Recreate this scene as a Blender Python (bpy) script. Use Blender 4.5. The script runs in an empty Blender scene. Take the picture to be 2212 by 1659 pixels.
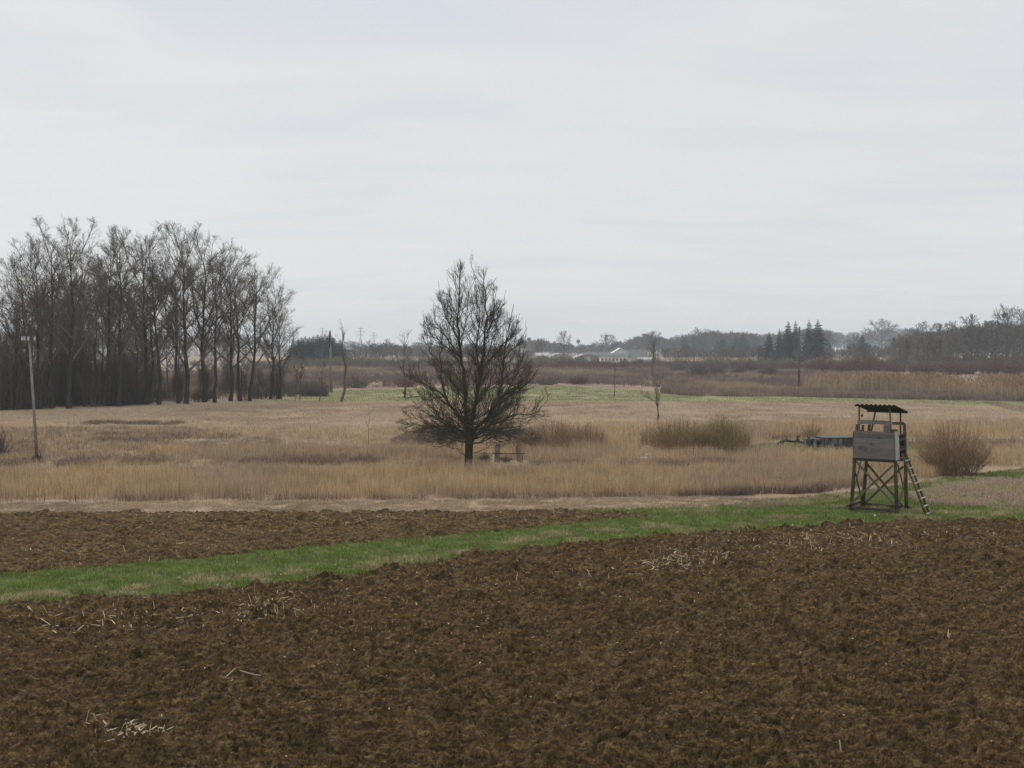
import bpy, math, random
import numpy as np
from mathutils import Vector, Matrix

# ------------------------------------------------------------------ basics
sc = bpy.context.scene
COL = sc.collection
PI = math.pi
F = 2458.0                      # focal length in units of a 2212 px wide picture
CAMH = 6.55
PITCH = math.atan(79.5 / F)
cp, sp = math.cos(PITCH), math.sin(PITCH)

def at(px, py, z=0.0):
    """point of the plane at height z seen at (px,py) of the 2212 wide picture"""
    u, v = (px - 1106.0) / F, -(py - 829.5) / F
    dx, dy, dz = u, cp + v * sp, -sp + v * cp
    t = (z - CAMH) / dz
    return Vector((dx * t, dy * t, z))

def at_d(px, d):
    """ground point at depth d, below picture column px"""
    return Vector(((px - 1106.0) / F * d, d, 0.0))

def tag(o, label=None, cat=None, group=None, kind=None):
    if label: o['label'] = label
    if cat: o['category'] = cat
    if group: o['group'] = group
    if kind: o['kind'] = kind
    return o

def empty(name, loc=(0, 0, 0), rz=0.0):
    o = bpy.data.objects.new(name, None)
    o.empty_display_size = 0.3
    COL.objects.link(o)
    o.location = loc
    o.rotation_euler = (0, 0, rz)
    return o

def mesh_np(name, V, quads=None, tris=None, smooth=False):
    me = bpy.data.meshes.new(name)
    V = np.asarray(V, np.float32)
    nq = 0 if quads is None else len(quads)
    nt = 0 if tris is None else len(tris)
    loops = []
    if nq: loops.append(np.asarray(quads, np.int32).ravel())
    if nt: loops.append(np.asarray(tris, np.int32).ravel())
    loops = np.concatenate(loops)
    starts = np.concatenate([np.arange(nq) * 4, nq * 4 + np.arange(nt) * 3]).astype(np.int32)
    me.vertices.add(len(V)); me.vertices.foreach_set('co', V.ravel())
    me.loops.add(len(loops)); me.loops.foreach_set('vertex_index', loops)
    me.polygons.add(nq + nt); me.polygons.foreach_set('loop_start', starts)
    me.polygons.foreach_set('use_smooth', np.full(nq + nt, bool(smooth)))
    me.update(calc_edges=True)
    return me

def link(name, me, mat, parent=None, loc=None):
    o = bpy.data.objects.new(name, me)
    COL.objects.link(o)
    if mat and not me.materials: me.materials.append(mat)
    if parent: o.parent = parent
    if loc is not None: o.location = loc
    return o

# ------------------------------------------------------------------ mesh collector
class MB:
    def __init__(s): s.V, s.Q, s.T, s.n = [], [], [], 0
    def add(s, V, Q=None, T=None):
        V = np.asarray(V, float).reshape(-1, 3)
        if Q is not None and len(Q): s.Q.append(np.asarray(Q, int) + s.n)
        if T is not None and len(T): s.T.append(np.asarray(T, int) + s.n)
        s.V.append(V); s.n += len(V)
        return s
    def bar(s, a, b, w, h, up=(0, 0, 1), w2=None, h2=None):
        """rectangular bar from a to b; w across, h along up"""
        a, b = Vector(a), Vector(b)
        d = (b - a).normalized(); u = Vector(up)
        if abs(d.dot(u)) > .98: u = Vector((0, 1, 0))
        x = d.cross(u).normalized(); y = x.cross(d).normalized()
        w2 = w if w2 is None else w2; h2 = h if h2 is None else h2
        V = []
        for p, ww, hh in ((a, w, h), (b, w2, h2)):
            for sx, sy in ((-1, -1), (1, -1), (1, 1), (-1, 1)):
                V.append(p + x * (sx * ww / 2) + y * (sy * hh / 2))
        return s.add([tuple(v) for v in V], [(3, 2, 1, 0), (4, 5, 6, 7), (0, 1, 5, 4), (1, 2, 6, 5), (2, 3, 7, 6), (3, 0, 4, 7)])
    def box(s, x0, x1, y0, y1, z0, z1):
        V = [(x0, y0, z0), (x1, y0, z0), (x1, y1, z0), (x0, y1, z0), (x0, y0, z1), (x1, y0, z1), (x1, y1, z1), (x0, y1, z1)]
        return s.add(V, [(3, 2, 1, 0), (4, 5, 6, 7), (0, 1, 5, 4), (1, 2, 6, 5), (2, 3, 7, 6), (3, 0, 4, 7)])
    def tube(s, pts, rad, n=8, cap=True, jit=0.0, rng=None):
        pts = [Vector(p) for p in pts]; k = len(pts)
        V = []; prev = None
        for i, p in enumerate(pts):
            d = (pts[min(i + 1, k - 1)] - pts[max(i - 1, 0)]).normalized()
            if prev is None:
                a = Vector((1, 0, 0)) if abs(d.x) < .8 else Vector((0, 1, 0))
                x = d.cross(a).normalized()
            else:
                x = (prev - d * prev.dot(d)).normalized()
            prev = x; y = d.cross(x)
            for j in range(n):
                t = 2 * PI * j / n
                r = rad[i] * (1 + (rng.uniform(-jit, jit) if rng else 0))
                V.append(tuple(p + (x * math.cos(t) + y * math.sin(t)) * r))
        Q = [(i * n + j, i * n + (j + 1) % n, (i + 1) * n + (j + 1) % n, (i + 1) * n + j) for i in range(k - 1) for j in range(n)]
        T = []
        if cap:
            V.append(tuple(pts[-1])); c = len(V) - 1
            T = [((k - 1) * n + j, (k - 1) * n + (j + 1) % n, c) for j in range(n)]
            V.append(tuple(pts[0])); c = len(V) - 1
            T += [((j + 1) % n, j, c) for j in range(n)]
        return s.add(V, Q, T)
    def mesh(s, name, smooth=False):
        return mesh_np(name, np.concatenate(s.V), np.concatenate(s.Q) if s.Q else None, np.concatenate(s.T) if s.T else None, smooth)
    def build(s, name, mat, parent=None, smooth=False, loc=None, bevel=0):
        o = link(name, s.mesh(name, smooth), mat, parent, loc)
        if bevel:
            m = o.modifiers.new('bevel', 'BEVEL'); m.width = bevel; m.segments = 1; m.limit_method = 'ANGLE'
        return o

def prisms(P0, P1, R0, R1, sides=3):
    """many independent tapered prisms at once"""
    P0, P1 = np.asarray(P0, float), np.asarray(P1, float)
    R0, R1 = np.asarray(R0, float), np.asarray(R1, float)
    D = P1 - P0
    D /= np.maximum(np.linalg.norm(D, axis=1, keepdims=True), 1e-9)
    A = np.where(np.abs(D[:, 2:3]) < .9, np.array([[0, 0, 1.]]), np.array([[1., 0, 0]]))
    X = np.cross(D, A); X /= np.linalg.norm(X, axis=1, keepdims=True)
    Y = np.cross(D, X)
    N = len(P0); V = np.empty((N, 2, sides, 3))
    for j in range(sides):
        t = 2 * PI * j / sides
        o = X * math.cos(t) + Y * math.sin(t)
        V[:, 0, j] = P0 + o * R0[:, None]
        V[:, 1, j] = P1 + o * R1[:, None]
    base = (np.arange(N) * 2 * sides)[:, None, None]
    q = np.array([[j, (j + 1) % sides, sides + (j + 1) % sides, sides + j] for j in range(sides)])[None]
    return V.reshape(-1, 3), (base + q).reshape(-1, 4)

# ------------------------------------------------------------------ vector noise
def h2(ix, iy, seed):
    n = (ix.astype(np.int64) * 374761393 + iy.astype(np.int64) * 668265263 + seed * 974634777) & 0xffffffff
    n = ((n ^ (n >> 13)) * 1274126177) & 0xffffffff
    n = ((n ^ (n >> 15)) * 2246822519) & 0xffffffff
    return ((n ^ (n >> 16)) & 0xffffff) / float(0xffffff)

def vnoise(x, y, seed=0):
    ix, iy = np.floor(x), np.floor(y)
    fx, fy = x - ix, y - iy
    def g(a, b):
        t = h2(ix + a, iy + b, seed) * 2 * PI
        return np.cos(t) * (fx - a) + np.sin(t) * (fy - b)
    u = fx * fx * fx * (fx * (fx * 6 - 15) + 10); v = fy * fy * fy * (fy * (fy * 6 - 15) + 10)
    return ((g(0, 0) * (1 - u) + g(1, 0) * u) * (1 - v) + (g(0, 1) * (1 - u) + g(1, 1) * u) * v) * 1.5

def fbm(x, y, seed=0, o=4, gain=.5):
    r = 0; a = 1; f = 1
    for i in range(o):
        r = r + a * vnoise(x * f, y * f, seed + i * 17); a *= gain; f *= 2.03
    return r

def worley(x, y, seed=0):
    ix, iy = np.floor(x), np.floor(y)
    f1 = np.full(x.shape, 9.); f2 = np.full(x.shape, 9.); val = np.zeros(x.shape)
    for a in (-1, 0, 1):
        for b in (-1, 0, 1):
            cx = ix + a; cy = iy + b
            dx = cx + h2(cx, cy, seed) - x; dy = cy + h2(cx, cy, seed + 5) - y
            d = np.sqrt(dx * dx + dy * dy)
            c = h2(cx, cy, seed + 9)
            nearer = d < f1
            f2 = np.where(nearer, f1, np.minimum(f2, d))
            val = np.where(nearer, c, val); f1 = np.where(nearer, d, f1)
    return f1, f2, val

def clods(x, y, sx, sy, seed, tilt):
    """angular clods: every cell a tilted facet, cracks between cells"""
    u = x / sx; v = y / sy
    ix, iy = np.floor(u), np.floor(v)
    f1 = np.full(u.shape, 9.); f2 = np.full(u.shape, 9.); val = np.zeros(u.shape); fx = np.zeros(u.shape); fy = np.zeros(u.shape); v2 = np.zeros(u.shape)
    for a in (-1, 0, 1):
        for b in (-1, 0, 1):
            cx = ix + a; cy = iy + b
            dx = cx + h2(cx, cy, seed) - u; dy = cy + h2(cx, cy, seed + 5) - v
            d = np.sqrt(dx * dx + dy * dy); c = h2(cx, cy, seed + 9)
            n = d < f1
            f2 = np.where(n, f1, np.minimum(f2, d)); val = np.where(n, c, val); f1 = np.where(n, d, f1)
            fx = np.where(n, dx, fx); fy = np.where(n, dy, fy); v2 = np.where(n, h2(cx, cy, seed + 13), v2)
    t = v2 * 2 * PI
    face = val + tilt * (np.cos(t) * fx + np.sin(t) * fy)
    crack = np.clip((f2 - f1) * 3.2, 0, 1)
    return np.clip(face, 0, 1.4) * crack * crack * (3 - 2 * crack), val

def soil_h(x, y):
    """clods and crumbs of ploughed earth"""
    wx = x + .10 * fbm(x * 3.1, y * 3.1, 3, 4, .6); wy = y + .10 * fbm(x * 3.1 + 9, y * 3.1, 4, 4, .6)
    c1, v1 = clods(wx, wy, .78, .36, 11, 1.0)
    c2, v2 = clods(wx, wy, .35, .17, 23, 1.1)
    c3, v3 = clods(wx + .03 * fbm(x * 14, y * 14, 8, 2), wy, .155, .085, 37, 1.0)
    keep = np.clip(fbm(x / 1.1, y / .8, 29, 2) * 1.6 + .6, 0, 1)
    h = .08 + .05 * fbm(x / 2.3, y / 1.3, 1, 3)
    fr = (y * .985 - x * .172) / .47 + .5 * fbm(x / 3, y / 3, 91, 2)
    h = h + .030 * np.sin(fr * 2 * PI) * np.clip(.5 + fbm(x / 2.1, y / 1.2, 93, 2), 0, 1)
    h = h + .15 * c1 * (v1 > .66) * keep + .095 * c2 * (v2 > .3) + .046 * c3
    h = h + .030 * fbm(x / .20, y / .14, 51, 4, .66)
    return np.maximum(h, .012)

def inpoly(x, y, poly):
    r = np.zeros(x.shape, bool); n = len(poly)
    for i in range(n):
        x0, y0 = poly[i][0], poly[i][1]; x1, y1 = poly[(i + 1) % n][0], poly[(i + 1) % n][1]
        if y0 == y1: continue
        c = (y0 > y) != (y1 > y)
        r ^= c & (x < (x1 - x0) * (y - y0) / (y1 - y0) + x0)
    return r

def W(pts, wob=0.0, seed=1, sub=6):
    """picture polygon to ground polygon, edges roughened by wob metres"""
    P = [at(*p) for p in pts]; out = []
    rg = random.Random(seed)
    for i in range(len(P)):
        a, b = P[i], P[(i + 1) % len(P)]
        n = sub if wob else 1
        for k in range(n):
            p = a.lerp(b, k / n)
            out.append((p.x + rg.uniform(-wob, wob), p.y + rg.uniform(-wob, wob)))
    return out

# ------------------------------------------------------------------ materials
def lin(c):
    return tuple(((v / 255) / 12.92 if v / 255 <= .04045 else ((v / 255 + .055) / 1.055) ** 2.4) for v in c)

def newmat(name):
    m = bpy.data.materials.new(name); m.use_nodes = True
    nt = m.node_tree; b = nt.nodes['Principled BSDF']
    b.inputs['Specular IOR Level'].default_value = .25
    return m, nt, b

def ramp(nt, stops, fac):
    r = nt.nodes.new('ShaderNodeValToRGB'); e = r.color_ramp.elements
    e[0].position = stops[0][0]; e[0].color = (*stops[0][1], 1)
    e[1].position = stops[-1][0]; e[1].color = (*stops[-1][1], 1)
    for p, c in stops[1:-1]:
        k = e.new(p); k.color = (*c, 1)
    nt.links.new(fac, r.inputs['Fac'])
    return r.outputs['Color']

def noise(nt, scale, detail=4, rough=.6, vec=None, stretch=None, dist=0):
    n = nt.nodes.new('ShaderNodeTexNoise'); n.inputs['Scale'].default_value = scale
    n.inputs['Detail'].default_value = detail; n.inputs['Roughness'].default_value = rough
    n.inputs['Distortion'].default_value = dist
    if vec is None:
        vec = nt.nodes.new('ShaderNodeTexCoord').outputs['Object']
    if stretch:
        mp = nt.nodes.new('ShaderNodeMapping'); mp.inputs['Scale'].default_value = stretch
        nt.links.new(vec, mp.inputs['Vector']); vec = mp.outputs['Vector']
    nt.links.new(vec, n.inputs['Vector'])
    return n.outputs['Fac']

def mix(nt, a, b, fac):
    m = nt.nodes.new('ShaderNodeMix'); m.data_type = 'RGBA'
    for i, v in ((6, a), (7, b)):
        if isinstance(v, tuple): m.inputs[i].default_value = (*v, 1)
        else: nt.links.new(v, m.inputs[i])
    if isinstance(fac, (int, float)): m.inputs[0].default_value = fac
    else: nt.links.new(fac, m.inputs[0])
    return m.outputs[2]

def mathn(nt, op, a, b=None, clamp=False):
    m = nt.nodes.new('ShaderNodeMath'); m.operation = op; m.use_clamp = clamp
    for i, v in ((0, a), (1, b)):
        if v is None: continue
        if isinstance(v, (int, float)): m.inputs[i].default_value = v
        else: nt.links.new(v, m.inputs[i])
    return m.outputs[0]

def step(nt, fac, lo, hi):
    r = nt.nodes.new('ShaderNodeMapRange'); r.inputs['From Min'].default_value = lo; r.inputs['From Max'].default_value = hi
    nt.links.new(fac, r.inputs['Value']); return r.outputs['Result']

def bump(nt, b, h, dist, strength=1):
    n = nt.nodes.new('ShaderNodeBump'); n.inputs['Distance'].default_value = dist; n.inputs['Strength'].default_value = strength
    nt.links.new(h, n.inputs['Height']); nt.links.new(n.outputs['Normal'], b.inputs['Normal'])

def island(nt):
    return nt.nodes.new('ShaderNodeNewGeometry').outputs['Random Per Island']

def blade_mat(name, cols, alt=None, altscale=.15, lo=.5, hi=.62, rough=.8):
    """each blade a colour of its own; alt = second palette in patches"""
    m, nt, b = newmat(name)
    isl = island(nt)
    st = [(i / (len(cols) - 1), c) for i, c in enumerate(cols)]
    c = ramp(nt, st, isl)
    if alt:
        st2 = [(i / (len(alt) - 1), a) for i, a in enumerate(alt)]
        c2 = ramp(nt, st2, isl)
        n = noise(nt, altscale, 4, .65, stretch=(1, .45, 0))
        c = mix(nt, c, c2, step(nt, n, lo, hi))
    nt.links.new(c, b.inputs['Base Color']); b.inputs['Roughness'].default_value = rough
    b.inputs['Specular IOR Level'].default_value = .1
    return m

def ground_mat(name, cols, scale=3, bigs=None, bigscale=.08, bumpd=.05, stretch=None, lo=.45, hi=.6, detail=8):
    m, nt, b = newmat(name)
    n = noise(nt, scale, detail, .7, stretch=stretch)
    st = [(.3 + .4 * i / (len(cols) - 1), c) for i, c in enumerate(cols)]
    c = ramp(nt, st, n)
    if bigs:
        for k, (col, sca, l, h) in enumerate(bigs):
            nb = noise(nt, sca, 5, .65, stretch=(1, .5, 1))
            c = mix(nt, c, col, step(nt, nb, l, h))
    nt.links.new(c, b.inputs['Base Color']); b.inputs['Roughness'].default_value = .95
    b.inputs['Specular IOR Level'].default_value = .05
    if bumpd: bump(nt, b, n, bumpd)
    return m

def bark_mat(name, dark, light, moss=None, scale=6):
    m, nt, b = newmat(name)
    n = noise(nt, scale, 6, .7, stretch=(1, 1, .25))
    c = ramp(nt, [(.35, dark), (.65, light)], n)
    if moss:
        c = mix(nt, c, moss, step(nt, noise(nt, 1.3, 4), .45, .65))
    nt.links.new(c, b.inputs['Base Color']); b.inputs['Roughness'].default_value = .9
    b.inputs['Specular IOR Level'].default_value = .1
    bump(nt, b, n, .02)
    return m

def plain_mat(name, a, c2, scale=8, rough=.8, bumpd=.004, stretch=None, metallic=0):
    m, nt, b = newmat(name)
    n = noise(nt, scale, 6, .65, stretch=stretch)
    nt.links.new(ramp(nt, [(.35, a), (.65, c2)], n), b.inputs['Base Color'])
    b.inputs['Roughness'].default_value = rough; b.inputs['Metallic'].default_value = metallic
    if bumpd: bump(nt, b, n, bumpd)
    return m

# soil: brown crumbs, ochre algae film, damp darker areas
m_soil, nt, b = newmat('soil')
n1 = noise(nt, 6, 9, .8); n2 = noise(nt, 34, 5, .7); n3 = noise(nt, .35, 4, .6)
c = ramp(nt, [(.34, (.027, .018, .009)), (.5, (.082, .053, .024)), (.66, (.170, .116, .055))], n1)
c = mix(nt, c, (.215, .145, .048), mathn(nt, 'MULTIPLY', step(nt, noise(nt, 7.5, 8, .82, stretch=(.6, 1, 1)), .49, .58), .66))
c = mix(nt, c, (.050, .031, .020), mathn(nt, 'MULTIPLY', step(nt, n2, .5, .62), .5))
c = mix(nt, c, (.125, .078, .040), mathn(nt, 'MULTIPLY', step(nt, n3, .45, .65), .35))
def vor(sc_, lo, hi, c):
    tc_ = nt.nodes.new('ShaderNodeTexCoord').outputs['Object']
    nz = nt.nodes.new('ShaderNodeTexNoise'); nz.inputs['Scale'].default_value = 5; nz.inputs['Detail'].default_value = 5; nt.links.new(tc_, nz.inputs['Vector'])
    vm = nt.nodes.new('ShaderNodeVectorMath'); vm.operation = 'MULTIPLY_ADD'; vm.inputs[1].default_value = (.22, .22, .22)
    nt.links.new(nz.outputs['Color'], vm.inputs[0]); nt.links.new(tc_, vm.inputs[2])
    mp = nt.nodes.new('ShaderNodeMapping'); mp.inputs['Scale'].default_value = sc_; nt.links.new(vm.outputs[0], mp.inputs['Vector'])
    v = nt.nodes.new('ShaderNodeTexVoronoi'); v.inputs['Scale'].default_value = 1; nt.links.new(mp.outputs[0], v.inputs['Vector'])
    sp2 = nt.nodes.new('ShaderNodeSeparateColor'); nt.links.new(v.outputs['Color'], sp2.inputs[0])
    r = nt.nodes.new('ShaderNodeMapRange'); r.inputs['To Min'].default_value = lo; r.inputs['To Max'].default_value = hi; nt.links.new(sp2.outputs[0], r.inputs['Value'])
    m = nt.nodes.new('ShaderNodeVectorMath'); m.operation = 'SCALE'; nt.links.new(c, m.inputs[0]); nt.links.new(r.outputs[0], m.inputs['Scale'])
    return m.outputs[0]
c = vor((3.2, 6.0, 6.0), .92, 1.38, c); c = vor((9, 18, 18), .58, 1.50, c)
nt.links.new(c, b.inputs['Base Color']); b.inputs['Roughness'].default_value = .95
b.inputs['Specular IOR Level'].default_value = .08
bump(nt, b, mathn(nt, 'ADD', n2, noise(nt, 90, 3, .7)), .03)

STR = [(.32, .23, .135), (.43, .325, .195), (.54, .425, .265), (.64, .53, .355)]
m_reed = blade_mat('dry_reed', [(.24, .155, .085), (.48, .325, .175), (.58, .415, .235), (.64, .49, .305), (.74, .62, .43)], [(.30, .22, .145), (.46, .36, .245), (.56, .46, .325)], .09, .44, .58)
m_reedfar = blade_mat('far_reed', [(.32, .235, .16), (.44, .335, .23), (.53, .42, .30), (.60, .50, .38)], [(.27, .20, .15), (.36, .28, .21)], .05, .5, .62)
m_straw = blade_mat('dry_grass', STR, [(.19, .13, .095), (.29, .215, .155), (.39, .31, .22)], .12, .48, .6)
m_pale = blade_mat('pale_grass', [(.41, .32, .21), (.52, .415, .285), (.64, .53, .385)], [(.35, .265, .18), (.45, .355, .25)], .05, .46, .6)
m_mown = blade_mat('mown_straw', [(.33, .25, .165), (.47, .37, .25), (.58, .48, .345)], [(.29, .22, .145), (.40, .31, .21)], .35, .45, .6)
m_green = blade_mat('green_grass', [(.095, .142, .026), (.15, .215, .040), (.205, .275, .060), (.29, .33, .11)], [(.13, .155, .042), (.20, .22, .075), (.30, .28, .13)], 1.1, .50, .66)
m_meadow_b = blade_mat('meadow_blades', [(.18, .18, .085), (.25, .24, .125), (.33, .30, .18)], [(.30, .26, .13), (.36, .30, .17)], .06, .5, .62)
m_scrubby = blade_mat('dry_brown_growth', [(.12, .075, .055), (.20, .135, .10), (.28, .20, .15), (.38, .29, .21)])
m_mauve = blade_mat('mauve_growth', [(.20, .14, .12), (.28, .205, .17), (.36, .275, .22)], [(.36, .27, .17), (.42, .33, .22)], .04, .5, .6)
m_deadg = blade_mat('dead_grass', [(.30, .225, .165), (.44, .345, .26), (.57, .46, .35)], [(.38, .31, .18), (.48, .41, .26)], .5, .5, .6)
m_plume = blade_mat('reed_plume', [(.24, .16, .10), (.36, .25, .155), (.44, .32, .20)])

m_ground = ground_mat('meadow_ground', [(.19, .14, .09), (.28, .21, .14), (.38, .30, .20)], 1.5,
                      [((.26, .185, .14), .035, .5, .66), ((.34, .26, .14), .11, .52, .7)], bumpd=.08)
m_strip = ground_mat('strip_ground', [(.055, .078, .02), (.085, .11, .028), (.13, .13, .05)], 6, [((.16, .13, .07), .6, .56, .7)])
m_meadow = ground_mat('green_meadow_ground', [(.15, .16, .07), (.215, .21, .105), (.30, .27, .15)], 1.2,
                      [((.34, .29, .16), .05, .5, .66), ((.12, .16, .05), .028, .52, .62)], stretch=(1, .4, 1))
m_mownG = ground_mat('mown_ground', [(.20, .145, .095), (.32, .24, .16), (.42, .33, .23)], 5, [((.21, .155, .105), .5, .48, .62)])
m_track = ground_mat('track_dirt', [(.13, .09, .06), (.19, .135, .09)], 4)
m_far = ground_mat('rough_land', [(.19, .145, .105), (.27, .21, .145), (.35, .275, .185)], .6,
                   [((.38, .29, .19), .02, .48, .60), ((.17, .12, .11), .03, .5, .6)], stretch=(1, .35, 1))

m_bark = bark_mat('dark_bark', (.030, .024, .019), (.070, .058, .046), (.050, .055, .024))
m_bark2 = bark_mat('grove_bark', (.032, .027, .023), (.070, .060, .052), (.045, .047, .028))
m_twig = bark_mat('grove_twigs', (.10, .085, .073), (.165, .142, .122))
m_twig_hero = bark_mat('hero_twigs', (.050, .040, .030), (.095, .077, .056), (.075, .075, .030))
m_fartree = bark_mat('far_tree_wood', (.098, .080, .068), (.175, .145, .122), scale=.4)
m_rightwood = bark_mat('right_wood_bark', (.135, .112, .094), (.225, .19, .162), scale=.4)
m_under = bark_mat('undergrowth_wood', (.070, .056, .046), (.125, .102, .083), scale=2)
m_sapl = bark_mat('sapling_bark', (.085, .068, .052), (.15, .12, .092))
m_needle = plain_mat('spruce_needles', (.005, .014, .012), (.014, .030, .024), 1.2, .8, 0)
m_redbush = blade_mat('red_stems', [(.115, .050, .044), (.17, .085, .070), (.23, .135, .105)])
m_olive = blade_mat('olive_stems', [(.125, .115, .065), (.18, .165, .095), (.25, .215, .135)])
m_greybush = blade_mat('grey_stems', [(.115, .092, .078), (.165, .135, .112), (.22, .185, .15)])
m_mauvebush = blade_mat('mauve_stems', [(.16, .105, .095), (.23, .16, .145), (.30, .23, .20)])
m_mauveW = blade_mat('mauve_weed_stems', [(.14, .092, .080), (.20, .138, .118), (.27, .20, .16)], [(.30, .225, .15), (.38, .30, .205)], .045, .46, .58)
m_willow = blade_mat('willow_stems', [(.15, .115, .055), (.23, .17, .085), (.31, .23, .12)])
m_brownbush = blade_mat('brown_stems', [(.16, .10, .060), (.25, .165, .10), (.35, .25, .16)])
m_leaf = blade_mat('rusty_leaves', [(.20, .085, .04), (.30, .13, .06)])
m_newleaf = blade_mat('fresh_leaves', [(.16, .20, .05), (.24, .27, .08)])
m_corn = blade_mat('maize_straw', [(.40, .31, .19), (.55, .45, .30), (.68, .59, .44)])

def wood_mat(name, a, c2, c3, stretch, moss=None, msc=2.0):
    m, nt, b = newmat(name)
    n = noise(nt, 3.5, 8, .7, stretch=stretch, dist=.6)
    c = ramp(nt, [(.33, a), (.5, c2), (.68, c3)], n)
    k = noise(nt, 2.2, 4, .6)
    c = mix(nt, c, tuple(v * .45 for v in a), mathn(nt, 'MULTIPLY', step(nt, k, .58, .66), .6))
    if moss: c = mix(nt, c, moss, step(nt, noise(nt, msc, 5, .6), .44, .60))
    r = nt.nodes.new('ShaderNodeMapRange'); r.inputs['To Min'].default_value = .80; r.inputs['To Max'].default_value = 1.2; nt.links.new(island(nt), r.inputs['Value'])
    vs_ = nt.nodes.new('ShaderNodeVectorMath'); vs_.operation = 'SCALE'; nt.links.new(c, vs_.inputs[0]); nt.links.new(r.outputs[0], vs_.inputs['Scale']); c = vs_.outputs[0]
    nt.links.new(c, b.inputs['Base Color']); b.inputs['Roughness'].default_value = .85
    bump(nt, b, n, .006)
    return m
m_plank = wood_mat('weathered_planks', (.105, .096, .090), (.155, .143, .134), (.205, .190, .178), (.5, 2, 7))
m_plankv = wood_mat('sunlit_side_boards', (.26, .25, .235), (.36, .345, .32), (.46, .44, .41), (3, 3, .6))  # sunlight on the side boards is put into this paler wood colour
m_post = wood_mat('mossy_posts', (.045, .036, .026), (.075, .060, .044), (.11, .09, .066), (5, 5, .5), (.075, .073, .026))
m_dark = wood_mat('dark_boards', (.035, .028, .022), (.06, .05, .04), (.09, .075, .06), (.5, 3, 6))
m_brace = wood_mat('brace_wood', (.075, .062, .046), (.12, .10, .075), (.17, .145, .11), (3, 3, 3), (.085, .083, .032))
m_mossy = wood_mat('green_brace_wood', (.055, .050, .024), (.085, .078, .034), (.13, .115, .05), (3, 3, 3), (.095, .095, .030))
m_rung = plain_mat('rung_wood', (.33, .31, .27), (.48, .45, .40), 9, .8)
m_rooft = plain_mat('mossy_fibre_sheet', (.035, .040, .022), (.075, .080, .040), 5, .9)
m_rust = plain_mat('rusty_iron', (.06, .028, .018), (.13, .065, .04), 12, .8)
m_blackiron = plain_mat('black_iron', (.018, .018, .018), (.045, .042, .04), 8, .6)
m_conc = plain_mat('pole_concrete', (.17, .15, .135), (.27, .245, .22), 4, .85, stretch=(1, 1, .4))
m_polewood = plain_mat('pole_wood', (.095, .076, .055), (.16, .13, .095), 4, .85, stretch=(4, 4, .3))
m_white = plain_mat('porcelain', (.42, .41, .38), (.55, .54, .51), 6, .35, 0)
m_steel = plain_mat('grey_steel', (.18, .19, .20), (.26, .27, .28), .5, .6, 0)
m_conc2, nt, b = newmat('stained_concrete')
n = noise(nt, 3.0, 7, .7, stretch=(1, 1, .35))
c = ramp(nt, [(.40, (.030, .030, .028)), (.5, (.075, .073, .068)), (.66, (.20, .195, .18))], n)
nt.links.new(c, b.inputs['Base Color']); b.inputs['Roughness'].default_value = .9; bump(nt, b, n, .02)
m_conc3 = plain_mat('lichen_concrete_top', (.075, .075, .062), (.14, .137, .115), 3, .9)
m_oldpost = wood_mat('old_post_surface', (.13, .115, .085), (.22, .19, .145), (.32, .285, .22), (5, 5, .6))
m_pale = m_pale
m_stone = plain_mat('pale_stone', (.40, .35, .31), (.60, .55, .50), 3, .85)
m_bleach = plain_mat('bleached_wood', (.38, .345, .30), (.52, .48, .42), 5, .85)
m_wall = plain_mat('white_render', (.66, .64, .59), (.78, .76, .71), .5, .85)
m_roofpale = plain_mat('pale_sheet_roof', (.62, .62, .60), (.75, .75, .73), .5, .7)
m_roofdark = plain_mat('dark_roof', (.10, .10, .105), (.16, .155, .155), .6, .8)
m_roofgrey = plain_mat('grey_arched_roof', (.33, .32, .31), (.48, .47, .45), .5, .8)
m_glass = plain_mat('dark_window_glass', (.02, .022, .025), (.04, .045, .05), 1, .3, 0)

m_water, nt, b = newmat('puddle_water')
b.inputs['Base Color'].default_value = (.07, .075, .06, 1); b.inputs['Roughness'].default_value = .08
b.inputs['Specular IOR Level'].default_value = .6
bump(nt, b, noise(nt, 6, 3), .01, .3)

# ------------------------------------------------------------------ the ground
def sheet(name, poly, z, mat, kind='structure'):
    me = bpy.data.meshes.new(name)
    me.from_pydata([(x, y, z) for x, y in poly], [], [list(range(len(poly)))])
    me.update()
    if me.polygons[0].normal.z < 0: me.flip_normals()
    return tag(link(name, me, mat), kind=kind)

R_G = 2600
sheet('ground', [(R_G * math.cos(a * PI / 48), R_G * math.sin(a * PI / 48)) for a in range(96)], 0, m_ground)

# edge lines of the picture (2212 px units)
low_edge = [(-700, 1352), (-300, 1332), (0, 1310), (250, 1297), (450, 1281), (600, 1266), (760, 1248), (900, 1225), (1010, 1206), (1180, 1187), (1330, 1172), (1500, 1160), (1640, 1150), (1800, 1139), (1960, 1131), (2060, 1131), (2160, 1129), (2300, 1138), (2600, 1142), (3000, 1150)]
up_edge = [(-700, 1275), (-300, 1262), (0, 1241), (250, 1222), (430, 1208), (560, 1192), (760, 1176), (950, 1160), (1150, 1142), (1290, 1126), (1410, 1115)]
tip = [(1330, 1109), (1200, 1106), (1080, 1107)]
far_top = [(900, 1107), (0, 1110), (-700, 1113)]
strip_up = [(1410, 1115), (1330, 1109), (1230, 1103), (1500, 1097), (1620, 1088), (1700, 1078), (1800, 1068), (1900, 1055), (2000, 1040), (2100, 1025), (2212, 1012), (2450, 990)]

def poly_field(pts):
    return [tuple(at(*p)[:2]) for p in pts]

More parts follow.
